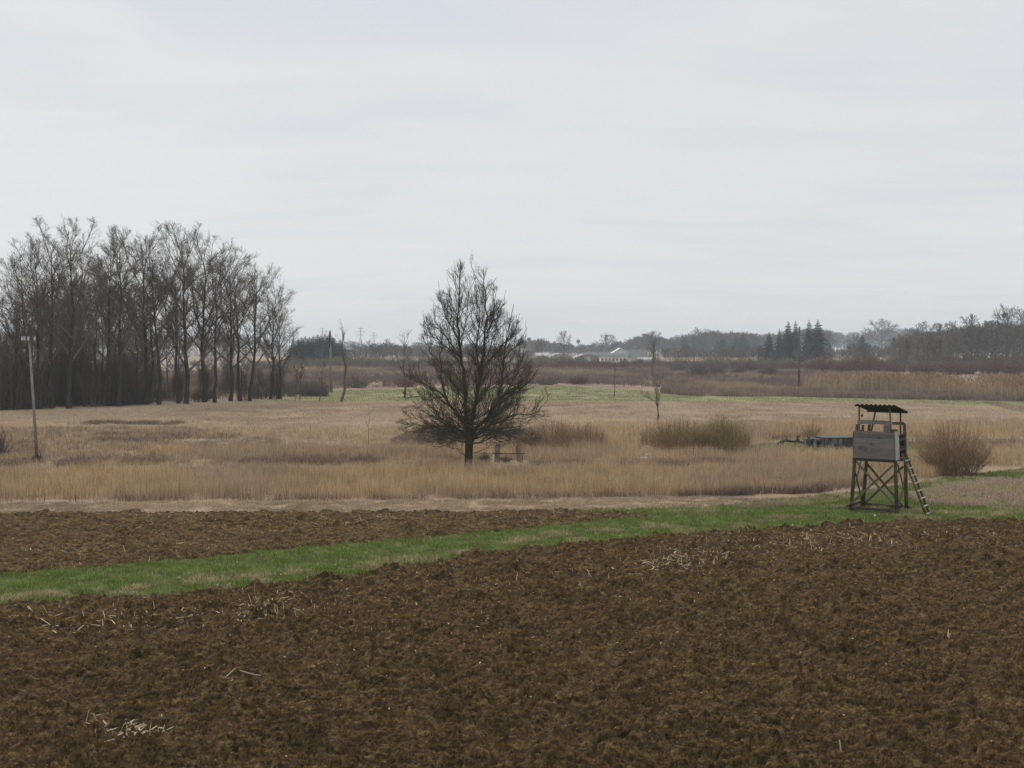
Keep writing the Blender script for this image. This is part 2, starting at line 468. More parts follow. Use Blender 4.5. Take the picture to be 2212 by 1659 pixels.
def densify(pts, wob, seed, n=8):
    rg = random.Random(seed); out = []
    for i in range(len(pts) - 1):
        for k in range(n):
            t = k / n
            x = pts[i][0] * (1 - t) + pts[i + 1][0] * t; y = pts[i][1] * (1 - t) + pts[i + 1][1] * t
            out.append((x, y + rg.uniform(-wob, wob)))
    out.append(pts[-1]); return out

LE = densify(low_edge, 2.6, 3); UE = densify(up_edge, 2.2, 4); TE = densify(tip, 1.2, 7); FT = densify(far_top, 1.1, 5)
near_field = [tuple(p) for p in poly_field(LE)] + [(60, 4), (-40, 4)]
far_field = poly_field(UE) + poly_field(TE) + poly_field(FT)

def soil_mesh(name, poly, d0, d1, a0, a1, da, dd, hk=1.0):
    th = np.arange(a0, a1, da)
    rows = np.exp(np.arange(math.log(d0), math.log(d1), dd))
    T, D = np.meshgrid(np.tan(th), rows)
    X = T * D; Y = D.copy()
    ok = inpoly(X, Y, poly)
    Z = soil_h(X, Y) * hk
    # crumbs pushed sideways a little so that clods overhang
    Y2 = Y
    V = np.stack([X, Y2, Z], -1).reshape(-1, 3)
    nr, nc = X.shape
    I = np.arange(nr * nc).reshape(nr, nc)
    Q = np.stack([I[:-1, :-1], I[:-1, 1:], I[1:, 1:], I[1:, :-1]], -1).reshape(-1, 4)
    k = ok.ravel()[Q].all(1); Q = Q[k]
    cnt = np.zeros(nr * nc, int); np.add.at(cnt, Q.ravel(), 1)
    edge = (cnt > 0) & (cnt < 4); V[edge, 2] = -.01
    used = np.unique(Q); remap = np.zeros(nr * nc, int); remap[used] = np.arange(len(used))
    me = mesh_np(name, V[used], remap[Q], smooth=False)
    return tag(link(name, me, m_soil), kind='structure')

soil_mesh('ploughed_field', near_field, 11, 50, -.62, .62, .00125, .0019)
soil_mesh('ploughed_field', far_field, 28, 48, -.62, .30, .00125, .0017, .62)
sheet('soil_base', [(x, y) for x, y in near_field], .006, m_soil)
sheet('soil_base', [(x, y) for x, y in far_field], .006, m_soil)

strip_poly = poly_field(LE) + [tuple(at(*p)[:2]) for p in reversed(strip_up)] + [tuple(p) for p in reversed(poly_field(UE))]
sheet('grass_strip', strip_poly, .010, m_strip)
mown_poly = W([(-700, 1114), (0, 1111), (900, 1108), (1235, 1103), (1500, 1097), (1620, 1088), (1700, 1078), (1500, 1072), (1100, 1080), (600, 1084), (0, 1087), (-700, 1088)], .12, 3)
sheet('mown_strip', mown_poly, .014, m_mownG)
meadow_px = [(560, 867), (640, 846), (760, 842), (880, 840), (1100, 836), (1200, 832), (1450, 848), (1640, 856), (1900, 858), (2212, 866), (2500, 874), (2500, 888), (2212, 879), (1900, 868), (1106, 867)]
sheet('green_meadow', W(meadow_px, .4, 9), .014, m_meadow)
rough_px = [(-900, 850), (560, 850), (640, 844), (880, 838), (1100, 834), (1200, 830), (1450, 845), (1640, 852), (1900, 856), (2212, 862), (3000, 875), (3000, 762), (-900, 762)]
sheet('rough_land', W(rough_px, 0, 9), .008, m_far)
patch_px = [(1560, 972), (1640, 960), (1800, 956), (2000, 957), (2040, 966), (2000, 975), (1700, 975)]
sheet('grass_patch', W(patch_px, .15, 5), .012, m_strip)
dry_px = [(1960, 1072), (2050, 1048), (2212, 1032), (2400, 1025), (2400, 1100), (2212, 1098), (2060, 1096), (1980, 1088)]
sheet('dry_patch', W(dry_px, .12, 6), .018, m_mownG)
sheet('dirt_track', W([(2120, 868), (2150, 866), (2230, 884), (2400, 915), (2400, 935), (2212, 893)], .2, 6), .022, m_track)
# water
for nm, pts in (('marsh_water', [(392, 955), (412, 952), (440, 953), (478, 951), (500, 952), (488, 955), (455, 956), (436, 960), (404, 961), (412, 957)]),
                ('marsh_water', [(1548, 1050), (1560, 1045), (1590, 1046), (1596, 1050), (1570, 1053)]),
                ('marsh_water', [(330, 945), (365, 943), (380, 946), (350, 949)])):
    sheet(nm, W(pts, .08, 8), .03, m_water)

# ------------------------------------------------------------------ blades
nrng = np.random.default_rng(7)
AVOID = [W([(1055, 1014), (1060, 996), (1140, 996), (1146, 1014)], 0), W([(395, 961), (395, 951), (497, 951), (497, 958)], 0), W([(1548, 1054), (1548, 1043), (1598, 1043), (1598, 1054)], 0)]

def blades_mesh(x, y, z, h, w, lean, az=None, curl=.5):
    n = len(x)
    az = nrng.uniform(0, 2 * PI, n) if az is None else az
    la = nrng.uniform(0, 2 * PI, n)
    lx, ly = np.cos(la) * lean, np.sin(la) * lean
    wx, wy = np.cos(az) * w / 2, np.sin(az) * w / 2
    V = np.empty((n, 5, 3))
    V[:, 0] = np.stack([x - wx, y - wy, z], 1); V[:, 1] = np.stack([x + wx, y + wy, z], 1)
    mx, my, mz = x + lx * h * .35, y + ly * h * .35, z + h * .58
    V[:, 2] = np.stack([mx + wx * .8, my + wy * .8, mz], 1); V[:, 3] = np.stack([mx - wx * .8, my - wy * .8, mz], 1)
    V[:, 4] = np.stack([x + lx * h, y + ly * h, z + h * (1 - .35 * np.minimum(lean, 1))], 1)
    b = (np.arange(n) * 5)[:, None]
    return V.reshape(-1, 3), b + np.array([[0, 1, 2, 3]]), b + np.array([[3, 2, 4]])

def scatter(poly, n, clump=None, seed=0, avoid=True, thin=None):
    P = np.array(poly); x0, y0 = P.min(0); x1, y1 = P.max(0)
    xs, ys = [], []; got = 0; tries = 0
    while got < n and tries < 60:
        tries += 1
        x = nrng.uniform(x0, x1, n); y = nrng.uniform(y0, y1, n)
        k = inpoly(x, y, poly)
        k &= nrng.random(n) < (np.maximum(y0, 20) / np.maximum(y, 1)) ** 1.0   # fewer, wider with distance
        k &= np.abs(x) < y * .62
        if clump:
            s, a = clump
            k &= nrng.random(n) < np.clip(.5 + a * fbm(x / s, y / s, seed, 3), .03, 1)
        if avoid:
            for q in AVOID: k &= ~inpoly(x, y, q)
        xs.append(x[k]); ys.append(y[k]); got += k.sum()
    return np.concatenate(xs)[:n], np.concatenate(ys)[:n]

def growth(name, label, cat, poly, n, mat, h, w, lean, clump=None, seed=0, z=0.0, hs=None, plume=None):
    x, y = scatter(poly, n, clump, seed)
    m = len(x)
    hh = nrng.uniform(h[0], h[1], m)
    if hs: hh *= np.clip(1 + hs[1] * fbm(x / hs[0], y / (hs[0] * .6), seed + 3, 3), .25, 1.8)
    ww = w * (y / y.min()) ** .8 * nrng.uniform(.6, 1.3, m)
    ln = np.abs(nrng.normal(lean * .6, lean * .6, m))
    V, Q, T = blades_mesh(x, y, np.full(m, z), hh, ww, ln)
    me = mesh_np(name, V, Q, T)
    me.materials.append(mat)
    o = link(name, me, None)
    return tag(o, label, cat, kind='stuff'), x, y, hh

L, Rr = -250, 2460
# green verge
growth('verge_grass', 'green grass on the strip between the two ploughed fields', 'grass', strip_poly, 210000, m_green, (.05, .14), .012, .55, (.8, .7), 2, hs=(.7, .8))
growth('dry_tussocks', 'straw coloured tussocks scattered along the green verge', 'grass', strip_poly, 9000, m_straw, (.06, .16), .010, .8, (.9, 3.2), 91)
tx, ty = [], []
tr_ = random.Random(31)
tl = [(100, 1290, .5), (20, 1298, .4), (440, 1262, .45), (470, 1252, .6), (560, 1250, .35), (850, 1216, .5), (905, 1210, .55), (800, 1228, .4), (1140, 1168, .5), (1200, 1158, .45), (1010, 1196, .4), (640, 1240, .4), (1300, 1150, .4), (1420, 1140, .5), (1250, 1172, .35), (1590, 1110, .35), (1700, 1120, .5), (1480, 1150, .4), (1860, 1093, .4), (1815, 1098, .35), (1900, 1100, .3), (2060, 1110, .6), (2150, 1112, .7), (2200, 1105, .8), (1980, 1106, .5), (1750, 1085, .9), (1680, 1090, .7), (1640, 1098, .6), (1960, 1118, .5), (2100, 1124, .4), (2005, 1124, .4)]
for (a_, b_) in strip_up[3:]:
    for k_ in range(4): tl.append((a_ + tr_.uniform(-60, 60), b_ + tr_.uniform(0, 14), tr_.uniform(.3, .8)))
for i in range(24):
    u = tr_.random(); xx = -200 + 2500 * u; yl = np.interp(xx, [p[0] for p in low_edge], [p[1] for p in low_edge])
    tl.append((xx, yl - 3 - 22 * tr_.random() ** 2, tr_.uniform(.12, .32)))
for a_, b_, r_ in tl:
    q = at(a_, b_)
    for j in range(int(750 * r_)):
        t_ = tr_.uniform(0, 6.28); k_ = r_ * math.sqrt(tr_.random()); tx.append(q.x + math.cos(t_) * k_ * 1.3); ty.append(q.y + math.sin(t_) * k_ * .9)
tx, ty = np.array(tx), np.array(ty); k_ = inpoly(tx, ty, strip_poly); tx, ty = tx[k_], ty[k_]; n = len(tx)
V, Q, T = blades_mesh(tx, ty, np.zeros(n), nrng.uniform(.07, .27, n), nrng.uniform(.005, .010, n), np.abs(nrng.normal(.7, .4, n)))
me = mesh_np('tussock_grass', V, Q, T); me.materials.append(m_straw)
tag(link('tussock_grass', me, None), 'mounded straw tussocks along the ploughed edge of the verge', 'grass', kind='stuff')
growth('dry_patch_grass', 'brown dead grass behind the foot of the ladder', 'grass', W(dry_px, .1, 2), 40000, m_deadg, (.12, .34), .014, .6, (1.5, .7), 5)
growth('mown_straw', 'short pale straw along the far edge of the plough', 'dry grass', mown_poly, 120000, m_mown, (.03, .12), .014, .9, (1.0, .8), 6)
growth('patch_grass', 'green grass around the concrete block', 'grass', W(patch_px, .1, 5), 22000, m_green, (.06, .18), .02, .5)
# reeds in front of the lone tree
front_px = [(L - 150, 1081), (0, 1080), (600, 1078), (1100, 1075), (1400, 1073), (1620, 1068), (1760, 1062), (1880, 1050), (1990, 1034), (2080, 1020), (1990, 1012), (1800, 1018), (1500, 1020), (1106, 1022), (600, 1024), (0, 1028), (L - 150, 1030)]
growth('front_reeds', 'orange brown dry reeds in the band before the lone tree', 'reeds', W(front_px, .3, 4), 120000, m_reed, (.45, .85), .011, .16, (1.6, .8), 31, hs=(3.5, .45))
# matted mixed growth from 58 to 86 m
mid_px = [(L - 150, 1030), (0, 1028), (1106, 1022), (1500, 1020), (1990, 1012), (2212, 1006), (2600, 990), (2600, 925), (1106, 925), (0, 925), (L - 300, 925)]
growth('matted_grass', 'matted straw grass around the lone tree and the marsh', 'dry grass', W(mid_px, .4, 5), 150000, m_straw, (.18, .48), .014, .5, (2.2, .8), 41, hs=(4, .5))
for px, n, hh, sd in (([(860, 994), (1000, 962), (1150, 960), (1420, 960), (1700, 975), (1660, 1003), (1200, 1002), (1150, 993)], 15000, (.4, .8), 3),
                  ([(300, 985), (420, 972), (1000, 975), (980, 992), (500, 1000)], 15000, (.4, .75), 5),
                  ([(1560, 1015), (1700, 985), (1860, 990), (2000, 985), (2600, 960), (2600, 1000), (1990, 1015)], 22000, (.4, .8), 6),
                  ([(1150, 970), (1150, 930), (1300, 925), (1650, 922), (2300, 912), (2600, 912), (2600, 952), (2000, 946), (1660, 950)], 48000, (.4, .85), 8)):
    growth('reed_bed', ['a', 'reed stems standing behind the fence posts', 'b', 'reed stems left of the lone tree', 'low reeds between bush and hide', 'c', 'tall pale reeds in the field behind the concrete block'][{3: 1, 5: 3, 6: 4, 8: 6}[sd]], 'reeds',
           W(px, .4, sd), n, m_reed, hh, .013, .13, (1.8, 1.0), sd, hs=(3, .4))
# dark low scrub patches
for k, (px, n, lab) in enumerate((
        ([(-100, 1000), (-100, 930), (420, 926), (620, 955), (560, 985), (300, 1000)], 16000, 'mottled brown weeds over the marsh between the pole and the puddle'),
        ([(840, 1008), (1200, 1000), (1500, 996), (1660, 1000), (1500, 1012), (1100, 1014)], 6000, 'low brown weeds around the foot of the lone tree and the fence'),
        ([(-200, 990), (-200, 958), (60, 955), (120, 965), (90, 985)], 5000, 'dark bramble tangle at the foot of the left pole'),
        ([(170, 955), (230, 938), (420, 940), (500, 944), (380, 950), (330, 958)], 6000, 'dark rushes around the pale puddle'),
        ([(500, 1004), (620, 992), (810, 990), (830, 1000), (700, 1008)], 11000, 'purplish bramble strip left of the lone tree'),
        ([(-200, 1010), (60, 995), (350, 992), (420, 1000), (200, 1012)], 8000, 'thin brown weeds left of the front reeds'),
        ([(840, 962), (880, 935), (1000, 930), (1010, 962)], 9000, 'dark red brown scrub behind the tree trunk'),
        ([(1400, 1062), (1440, 1046), (1600, 1040), (1720, 1044), (1700, 1056), (1560, 1062)], 6000, 'brown weeds around the small dark pool'),
        ([(1650, 952), (1670, 938), (1750, 938), (1760, 948)], 3500, 'rust brown weeds behind the black pipe'),
        ([(2130, 968), (2170, 952), (2500, 950), (2500, 968)], 5000, 'dark weeds right of the round bush'),
        ([(-100, 1082), (500, 1080), (1100, 1076), (1600, 1068), (1600, 1072), (1100, 1080), (500, 1084), (-100, 1087)], 2200, 'thin brown stubble between the mown strip and the front reeds'),
        ([(1440, 1075), (1560, 1064), (1700, 1056), (1800, 1050), (1860, 1046), (1840, 1058), (1700, 1070)], 7000, 'reddish brown weeds between the front reeds and the verge left of the hide'),
        ([(560, 990), (600, 975), (900, 972), (960, 984)], 3500, 'brown matted weeds left of the lone tree trunk'),
        ([(140, 918), (200, 913), (400, 914), (380, 918)], 4500, 'thin dark weeds in the pale field'))):
    growth('weed_patch', lab, 'weeds', W(px, .2, 20 + k), n, m_scrubby, (.15, .5), .015, .8, (1.8, 1.5), 60 + k)
# pale field
pale_px = [(L - 500, 925), (2700, 925), (2700, 882), (2212, 878), (1900, 868), (1106, 867), (560, 869), (300, 880), (0, 890), (L - 600, 900)]
growth('pale_field_grass', 'short pale grass of the open field behind the marsh', 'dry grass', W(pale_px, .4, 6), 190000, m_pale, (.07, .22), .022, .6, (5, .7), 71, hs=(7, .5))
growth('meadow_grass', 'thin green grass of the far meadow', 'grass', W(meadow_px, .3, 7), 45000, m_meadow_b, (.05, .16), .04, .5, (4, .8), 72)
# tall reeds on the right
reed_px = [(1736, 852), (1800, 853), (1960, 858), (2212, 866), (2700, 880), (2700, 866), (2212, 852), (1960, 846), (1820, 842), (1760, 843)]
_, rx, ry, rh = growth('tall_reeds', 'tall tan reed bed beyond the meadow on the right', 'reeds', W(reed_px, .4, 8), 70000, m_reedfar, (1.6, 2.6), .03, .08, (6, .8), 81, hs=(14, .45))
V, Q, T = blades_mesh(rx[::3], ry[::3], rh[::3] * .86, rh[::3] * .16, np.full(len(rx[::3]), .09), np.full(len(rx[::3]), .3))
me = mesh_np('reed_plumes', V, Q, T); me.materials.append(m_plume)
pl = tag(link('reed_plumes', me, None), 'feathery tops above the tall tan reeds', 'reeds', kind='stuff')
growth('mauve_growth', 'low mauve grass in front of the tall reeds', 'dry grass', W([(1430, 850), (1440, 838), (1600, 840), (1760, 846), (1960, 856), (2212, 866), (2700, 884), (2700, 876), (1960, 863), (1700, 858), (1500, 856)], .4, 9), 50000, m_mauve, (.35, 1.1), .04, .2, (4, .9), 84, hs=(9, .6))

growth('mauve_weeds', 'mauve brown weeds and low scrub of the rough land beyond the meadow', 'weeds', W([(540, 842), (640, 842), (880, 836), (1100, 832), (1200, 828), (1440, 838), (1640, 842), (1760, 840), (1900, 838), (1900, 800), (540, 800)], .5, 9), 110000, m_mauveW, (.35, 1.1), .045, .35, (7, 1.1), 88, hs=(9, .7))
growth('wood_floor_weeds', 'mauve brown weeds in and behind the left wood', 'weeds', W([(-250, 880), (0, 878), (330, 870), (560, 858), (640, 850), (640, 806), (-250, 806)], .5, 9), 60000, m_mauveW, (.5, 1.6), .045, .35, (7, .8), 90, hs=(9, .6))
growth('far_weeds', 'tan and brown weeds below the red scrub', 'weeds', W([(540, 801), (1900, 801), (2500, 806), (2500, 784), (540, 784)], .5, 9), 60000, m_mauveW, (.5, 1.4), .09, .35, (11, 1.0), 89, hs=(12, .7))

# ------------------------------------------------------------------ bare trees
def norm3(x, y, z):
    l = math.sqrt(x * x + y * y + z * z) or 1
    return x / l, y / l, z / l

class Tree:
    """recursive bare tree; segments collected for one crown mesh"""
    def __init__(s, seed, spec, env=None):
        s.r = random.Random(seed); s.spec = spec; s.env = env
        s.seg = []; s.poly = []
    def child_dir(s, d, ang):
        r = s.r
        while True:
            ax = norm3(r.gauss(0, 1), r.gauss(0, 1), r.gauss(0, 1))
            k = ax[0] * d[0] + ax[1] * d[1] + ax[2] * d[2]
            px, py, pz = ax[0] - k * d[0], ax[1] - k * d[1], ax[2] - k * d[2]
            if px * px + py * py + pz * pz > .05: break
        px, py, pz = norm3(px, py, pz)
        c, q = math.cos(ang), math.sin(ang)
        return norm3(d[0] * c + px * q, d[1] * c + py * q, d[2] * c + pz * q)
    def line(s, p, d, L, r0, lv, r1=None, gu=1.0):
        sp_ = s.spec[lv]; n = sp_['n']; st = L / n; wob = sp_['wob']; up = sp_['up'] * gu; rr = s.r
        pts = [p]; rad = [r0]; dirs = [d]
        r1 = r0 * .35 if r1 is None else r1
        for i in range(n):
            d = norm3(d[0] + rr.gauss(0, wob), d[1] + rr.gauss(0, wob), d[2] + rr.gauss(0, wob) + up)
            p = (p[0] + d[0] * st, p[1] + d[1] * st, p[2] + d[2] * st)
            if s.env and lv <= 1 and not s.env(p): break
            pts.append(p); dirs.append(d)
        m = len(pts); rad = [r0 + (r1 - r0) * i / max(m - 1, 1) for i in range(m)]
        s.emit(pts, rad, lv)
        if len(pts) > 1: s.kids(pts, dirs, rad, L, lv, gu)
    def emit(s, pts, rad, lv):
        if len(pts) < 2: return
        if lv <= 1 and rad[0] > .02: s.poly.append((pts, rad))
        else:
            for i in range(len(pts) - 1): s.seg.append((pts[i], pts[i + 1], rad[i], rad[i + 1]))
    def kids(s, pts, dirs, rad, L, lv, gu=1.0):
        if lv + 1 >= len(s.spec): return
        sp_ = s.spec[lv + 1]; rr = s.r
        nk = sp_['kids']; nk = int(nk * rr.uniform(.75, 1.25) + .5)
        for k in range(nk):
            t = sp_.get('t0', .15) + (1 - sp_.get('t0', .15)) * (k + rr.random()) / nk
            f = t * (len(pts) - 1); i = min(int(f), len(pts) - 2); f -= i
            a, b = pts[i], pts[i + 1]
            p = (a[0] + (b[0] - a[0]) * f, a[1] + (b[1] - a[1]) * f, a[2] + (b[2] - a[2]) * f)
            r0 = (rad[i] + (rad[i + 1] - rad[i]) * f)
            L2 = L * sp_['len'] * rr.uniform(.6, 1.2) * (1 - .45 * t)
            if 'cap' in sp_: L2 = min(L2, sp_['cap'] * rr.uniform(.7, 1.1))
            s.line(p, s.child_dir(dirs[i], math.radians(rr.gauss(*sp_['ang']))), L2, max(min(r0 * .6, sp_['rmax']), sp_['rmin']), lv + 1, sp_['rmin'], gu)
    def mesh(s, name, minr=0):
        mb = MB()
        for pts, rad in s.poly: mb.tube(pts, rad, 6, cap=False)
        if s.seg:
            P0 = np.array([q[0] for q in s.seg]); P1 = np.array([q[1] for q in s.seg])
            V, Q = prisms(P0, P1, np.maximum([q[2] for q in s.seg], minr), np.maximum([q[3] for q in s.seg], minr))
            mb.add(V, Q)
        return mb.mesh(name)

def trunk_tube(pts, rad, seed, n=12, jit=.06):
    mb = MB(); mb.tube(pts, rad, n, rng=random.Random(seed), jit=jit); return mb

# ---- the lone tree, limbs traced in its own plane then given depth
def c6(x, y, d=0.0): return ((x - 622) / 123.4, d, (1535 - y) / 123.4)
limbs = [  # points, depth at start and end, radius
    ([(615, 1260), (605, 1100), (592, 950), (578, 800), (560, 650), (553, 500), (563, 300), (570, 105)], 0, -.5, .135),
    ([(640, 1250), (655, 1100), (685, 960), (702, 850), (722, 700), (735, 550), (722, 350), (712, 165)], .05, .5, .135),
    ([(694, 900), (676, 720), (690, 560), (676, 400), (662, 200)], .3, 1.2, .07),
    ([(608, 1225), (555, 1160), (500, 1080), (468, 1010), (455, 900), (448, 760), (470, 600)], -.1, -1.0, .105),
    ([(577, 780), (505, 705), (430, 655), (370, 590), (338, 480)], -.2, -.8, .055),
    ([(482, 1045), (400, 985), (300, 925), (215, 860), (190, 790)], -.4, -1.6, .06),
    ([(600, 1060), (500, 930), (400, 810), (320, 690)], 0, 2.2, .055),
    ([(558, 640), (500, 530), (445, 430), (425, 240)], -.3, .5, .045),
    ([(648, 1290), (740, 1190), (808, 1065), (838, 940), (846, 800), (872, 600), (912, 400)], .1, 1.0, .105),
    ([(745, 1170), (850, 1030), (940, 890), (985, 720), (1000, 560)], .4, 2.0, .06),
    ([(650, 1305), (760, 1235), (900, 1165), (1050, 1145), (1150, 1030)], 0, -1.0, .07),
    ([(655, 1330), (760, 1290), (870, 1290), (960, 1320), (1040, 1300)], 0, -1.8, .045),
    ([(614, 1320), (500, 1262), (380, 1235), (280, 1238), (180, 1262)], 0, 1.0, .06),
    ([(612, 1350), (520, 1325), (430, 1290), (330, 1250), (250, 1200)], 0, -2.0, .045),
    ([(604, 1450), (545, 1400), (490, 1382), (430, 1350), (350, 1345)], 0, -.4, .022),
    ([(645, 1425), (700, 1402), (770, 1388), (850, 1380)], 0, .4, .02),
    ([(630, 1270), (640, 1150), (665, 1040), (650, 880)], 0, 3.0, .075),
    ([(625, 1280), (600, 1180), (565, 1090), (570, 930)], 0, -3.0, .075),
    ([(735, 560), (782, 450), (805, 280)], .4, .2, .04),
    ([(703, 850), (790, 745), (872, 660), (925, 570), (950, 470)], .2, -1.0, .055),
    ([(815, 1050), (920, 990), (1020, 920), (1090, 790)], .5, -.4, .05),
    ([(474, 1030), (380, 1055), (250, 1040), (130, 985)], -.3, 1.2, .045),
    ([(640, 1300), (760, 1240), (850, 1150), (900, 1050)], 0, 3.0, .055),
    ([(615, 1310), (510, 1220), (430, 1130), (380, 1000)], 0, -2.8, .055),
    ([(620, 1300), (530, 1210), (400, 1150), (300, 1130)], 0, 3.0, .055),
    ([(640, 1310), (760, 1260), (900, 1230), (1010, 1190)], 0, -3.0, .055),
    ([(650, 1100), (760, 960), (800, 820), (820, 700)], 0, -2.2, .055),
    ([(565, 520), (522, 420), (500, 330), (492, 230)], -.4, -1.2, .035),
    ([(735, 600), (800, 500), (848, 400), (862, 320)], .4, -.9, .04),
    ([(850, 780), (925, 690), (975, 600), (990, 520)], .7, -.6, .04),
    ([(452, 820), (385, 740), (335, 650), (325, 540)], -.8, .9, .04),
    ([(300, 925), (250, 850), (228, 750)], -1.3, 0, .03),
    ([(570, 700), (600, 560), (625, 420), (630, 260)], 0, -.8, .035),
    ([(700, 860), (770, 700), (790, 560), (830, 440)], .3, 1.8, .045),
    ([(565, 760), (480, 640), (400, 520), (385, 400)], 0, 1.6, .045),
    ([(640, 1340), (700, 1330), (800, 1345), (900, 1330)], 0, 2.6, .035),
]
lr2 = random.Random(44)
for k in range(17):
    a_ = k * 2.4 + lr2.uniform(-.3, .3); zz = 1.35 + 1.9 * lr2.random(); el = math.radians(lr2.uniform(2, 38))
    ll = lr2.uniform(3.2, 4.3) * math.cos(el * .6); x_, y_ = math.cos(a_), math.sin(a_)
    P = []
    for t_ in (0, .25, .5, .75, 1):
        P.append((622 + 123.4 * x_ * ll * t_ * math.cos(el), 1535 - 123.4 * (zz + ll * t_ * math.sin(el) * (.7 + .5 * t_) + (.25 * t_ * t_ if k % 3 else -.3 * t_ * t_))))
    limbs.append((P, 0, y_ * ll * math.cos(el), lr2.uniform(.035, .055)))
# envelope half widths by height (m)
EH = [0.9, 1.4, 2.2, 3.1, 4.2, 5.5, 6.8, 8.0, 9.2, 10.4, 11.7]
EL = [1.2, 3.2, 3.9, 3.8, 4.0, 3.3, 2.6, 2.45, 1.8, 1.3, .25]
ER = [1.9, 3.4, 4.0, 4.3, 4.1, 3.6, 3.1, 2.7, 1.9, 1.3, .5]
def hero_env(p):
    z = p[2]
    if z < .8 or z > 11.75: return False
    l = float(np.interp(z, EH, EL)); r = float(np.interp(z, EH, ER))
    a = math.atan2(p[1], p[0])
    w = (l if p[0] < 0 else r) * (.96 + .05 * math.sin(a * 5 + z * 2.1) + .04 * math.sin(z * 5 + a * 3))
    return p[0] ** 2 + (p[1] * 1.08) ** 2 < w * w
hs = [dict(n=1, wob=0, up=0),
      dict(n=7, wob=.075, up=.07, kids=15, len=.42, ang=(37, 10), rmax=.022, rmin=.007, t0=.10, cap=2.5),
      dict(n=5, wob=.08, up=.08, kids=8, len=.52, ang=(33, 9), rmax=.010, rmin=.0045, t0=.12, cap=1.25),
      dict(n=3, wob=.09, up=.08, kids=5, len=.58, ang=(32, 10), rmax=.0055, rmin=.0032, t0=.1, cap=.6)]
ht = Tree(5, hs, hero_env)
hero = empty('bare_tree', at(1012.5, 1014))
hero.scale = (1.03, 1.03, .968)
tag(hero, 'lone bare tree with forked upright trunk standing in the reeds beside the old fence posts', 'tree')
tm = MB()
tm.tube([c6(620, 1560), c6(621, 1530), c6(622, 1480), c6(623, 1400), c6(626, 1310), c6(628, 1235), c6(628, 1180)], [.27, .235, .215, .205, .205, .20, .12], 14, rng=random.Random(3), jit=.05)
lr = random.Random(12)
for pts, d0, d1, r in limbs:
    P = []; n = len(pts)
    # subdivide and wobble
    for i in range(n - 1):
        for k in range(3):
            t = (i + k / 3) / (n - 1); u = k / 3
            x = pts[i][0] * (1 - u) + pts[i + 1][0] * u; y = pts[i][1] * (1 - u) + pts[i + 1][1] * u
            j = 0 if (i == 0 and k == 0) else 5
            P.append(c6(x + lr.gauss(0, j), y + lr.gauss(0, j), d0 + (d1 - d0) * t + lr.gauss(0, .05)))
    P.append(c6(*pts[-1], d1))
    m = len(P); rad = [max(r * (1 - (i / (m - 1)) ** .8 * .88), .008) for i in range(m)]
    if r > .09: tm.tube(P, rad, 8, cap=False)
    else: ht.poly.append((P, rad))
    dirs = [norm3(P[min(i + 1, m - 1)][0] - P[max(i - 1, 0)][0], P[min(i + 1, m - 1)][1] - P[max(i - 1, 0)][1], P[min(i + 1, m - 1)][2] - P[max(i - 1, 0)][2]) for i in range(m)]
    Lb = sum(math.dist(P[i], P[i + 1]) for i in range(m - 1))
    low = P[-1][2] < 4
    hs[1]['kids'] = max(6, int(Lb * (3.5 if low else 4.3)))
    ht.kids(P, dirs, rad, min(max(Lb, 2.5), 6), 0, .6 if low else 1.3)
tm.build('trunk', m_bark, hero, smooth=True)
link('crown', ht.mesh('crown'), m_twig_hero, hero)

# ---- grove trees
def grove_tree(seed, H, cw, fork, lean=0.0, twig=.010, spec=None, nl=13, base_r=None):
    """returns (trunk mesh, crown mesh): tall tree with ascending limbs"""
    rg = random.Random(seed)
    base_r = base_r or H * .0125
    def env(p):
        t = p[2] / H
        if t > 1.02: return False
        w = cw * (1.05 * math.sin(PI * min(1, max(0, (t - .12) / .92)) ** .9) ** .6 + .1)
        w += cw * .22
        return (p[0] - lean * t * H * .3) ** 2 + p[1] ** 2 < w * w
    sp_ = spec or [dict(n=9, wob=.085, up=.045),
           dict(n=7, wob=.07, up=.06, kids=7, len=.46, ang=(38, 12), rmax=.04, rmin=.012, t0=.15, cap=3.2),
           dict(n=5, wob=.09, up=.07, kids=7, len=.54, ang=(40, 12), rmax=.014, rmin=twig * 1.25, t0=.1, cap=1.6),
           dict(n=3, wob=.12, up=.06, kids=9, len=.62, ang=(36, 12), rmax=.007, rmin=twig, t0=.1)]
    t = Tree(seed, sp_, env)
    tp = []; rad = []; x = y = 0; n = 12
    for i in range(n + 1):
        u = i / n
        tp.append((x, y, u * H * .93)); rad.append(max(base_r * (1 - u) ** .85 * (1.25 if i == 0 else 1), .02))
        x += rg.gauss(0, .10) + lean * H * .03; y += rg.gauss(0, .10)
    tr = MB(); tr.tube(tp, rad, 9, cap=False, rng=rg, jit=.05)
    for k in range(nl):
        u = fork + (1 - fork) * ((k + rg.random()) / nl) ** 1.1 * .92
        i = min(int(u * n), n - 1); a = tp[i]; f = u * n - i; b_ = tp[i + 1]
        p = tuple(a[j] + (b_[j] - a[j]) * f for j in range(3))
        az = k * 2.4 + rg.uniform(-.5, .5); el = math.radians(rg.uniform(30, 64) if u > .3 else rg.uniform(30, 60))
        d = (math.cos(az) * math.cos(el), math.sin(az) * math.cos(el), math.sin(el))
        L_ = min(cw * rg.uniform(1.4, 2.2), (H - p[2]) * 1.05 + 1.2)
        t.line(p, d, L_, min(rad[i] * .62, base_r * .55), 0, .02)
    # leader top twigs
    dirs = [norm3(tp[min(i + 1, n)][0] - tp[max(i - 1, 0)][0], tp[min(i + 1, n)][1] - tp[max(i - 1, 0)][1], 1) for i in range(n + 1)]
    t.kids(tp[n // 2:], dirs[n // 2:], [.05] * (n - n // 2 + 1), H * .5, 0)
    return tr.mesh('trunk', True), t.mesh('crown')

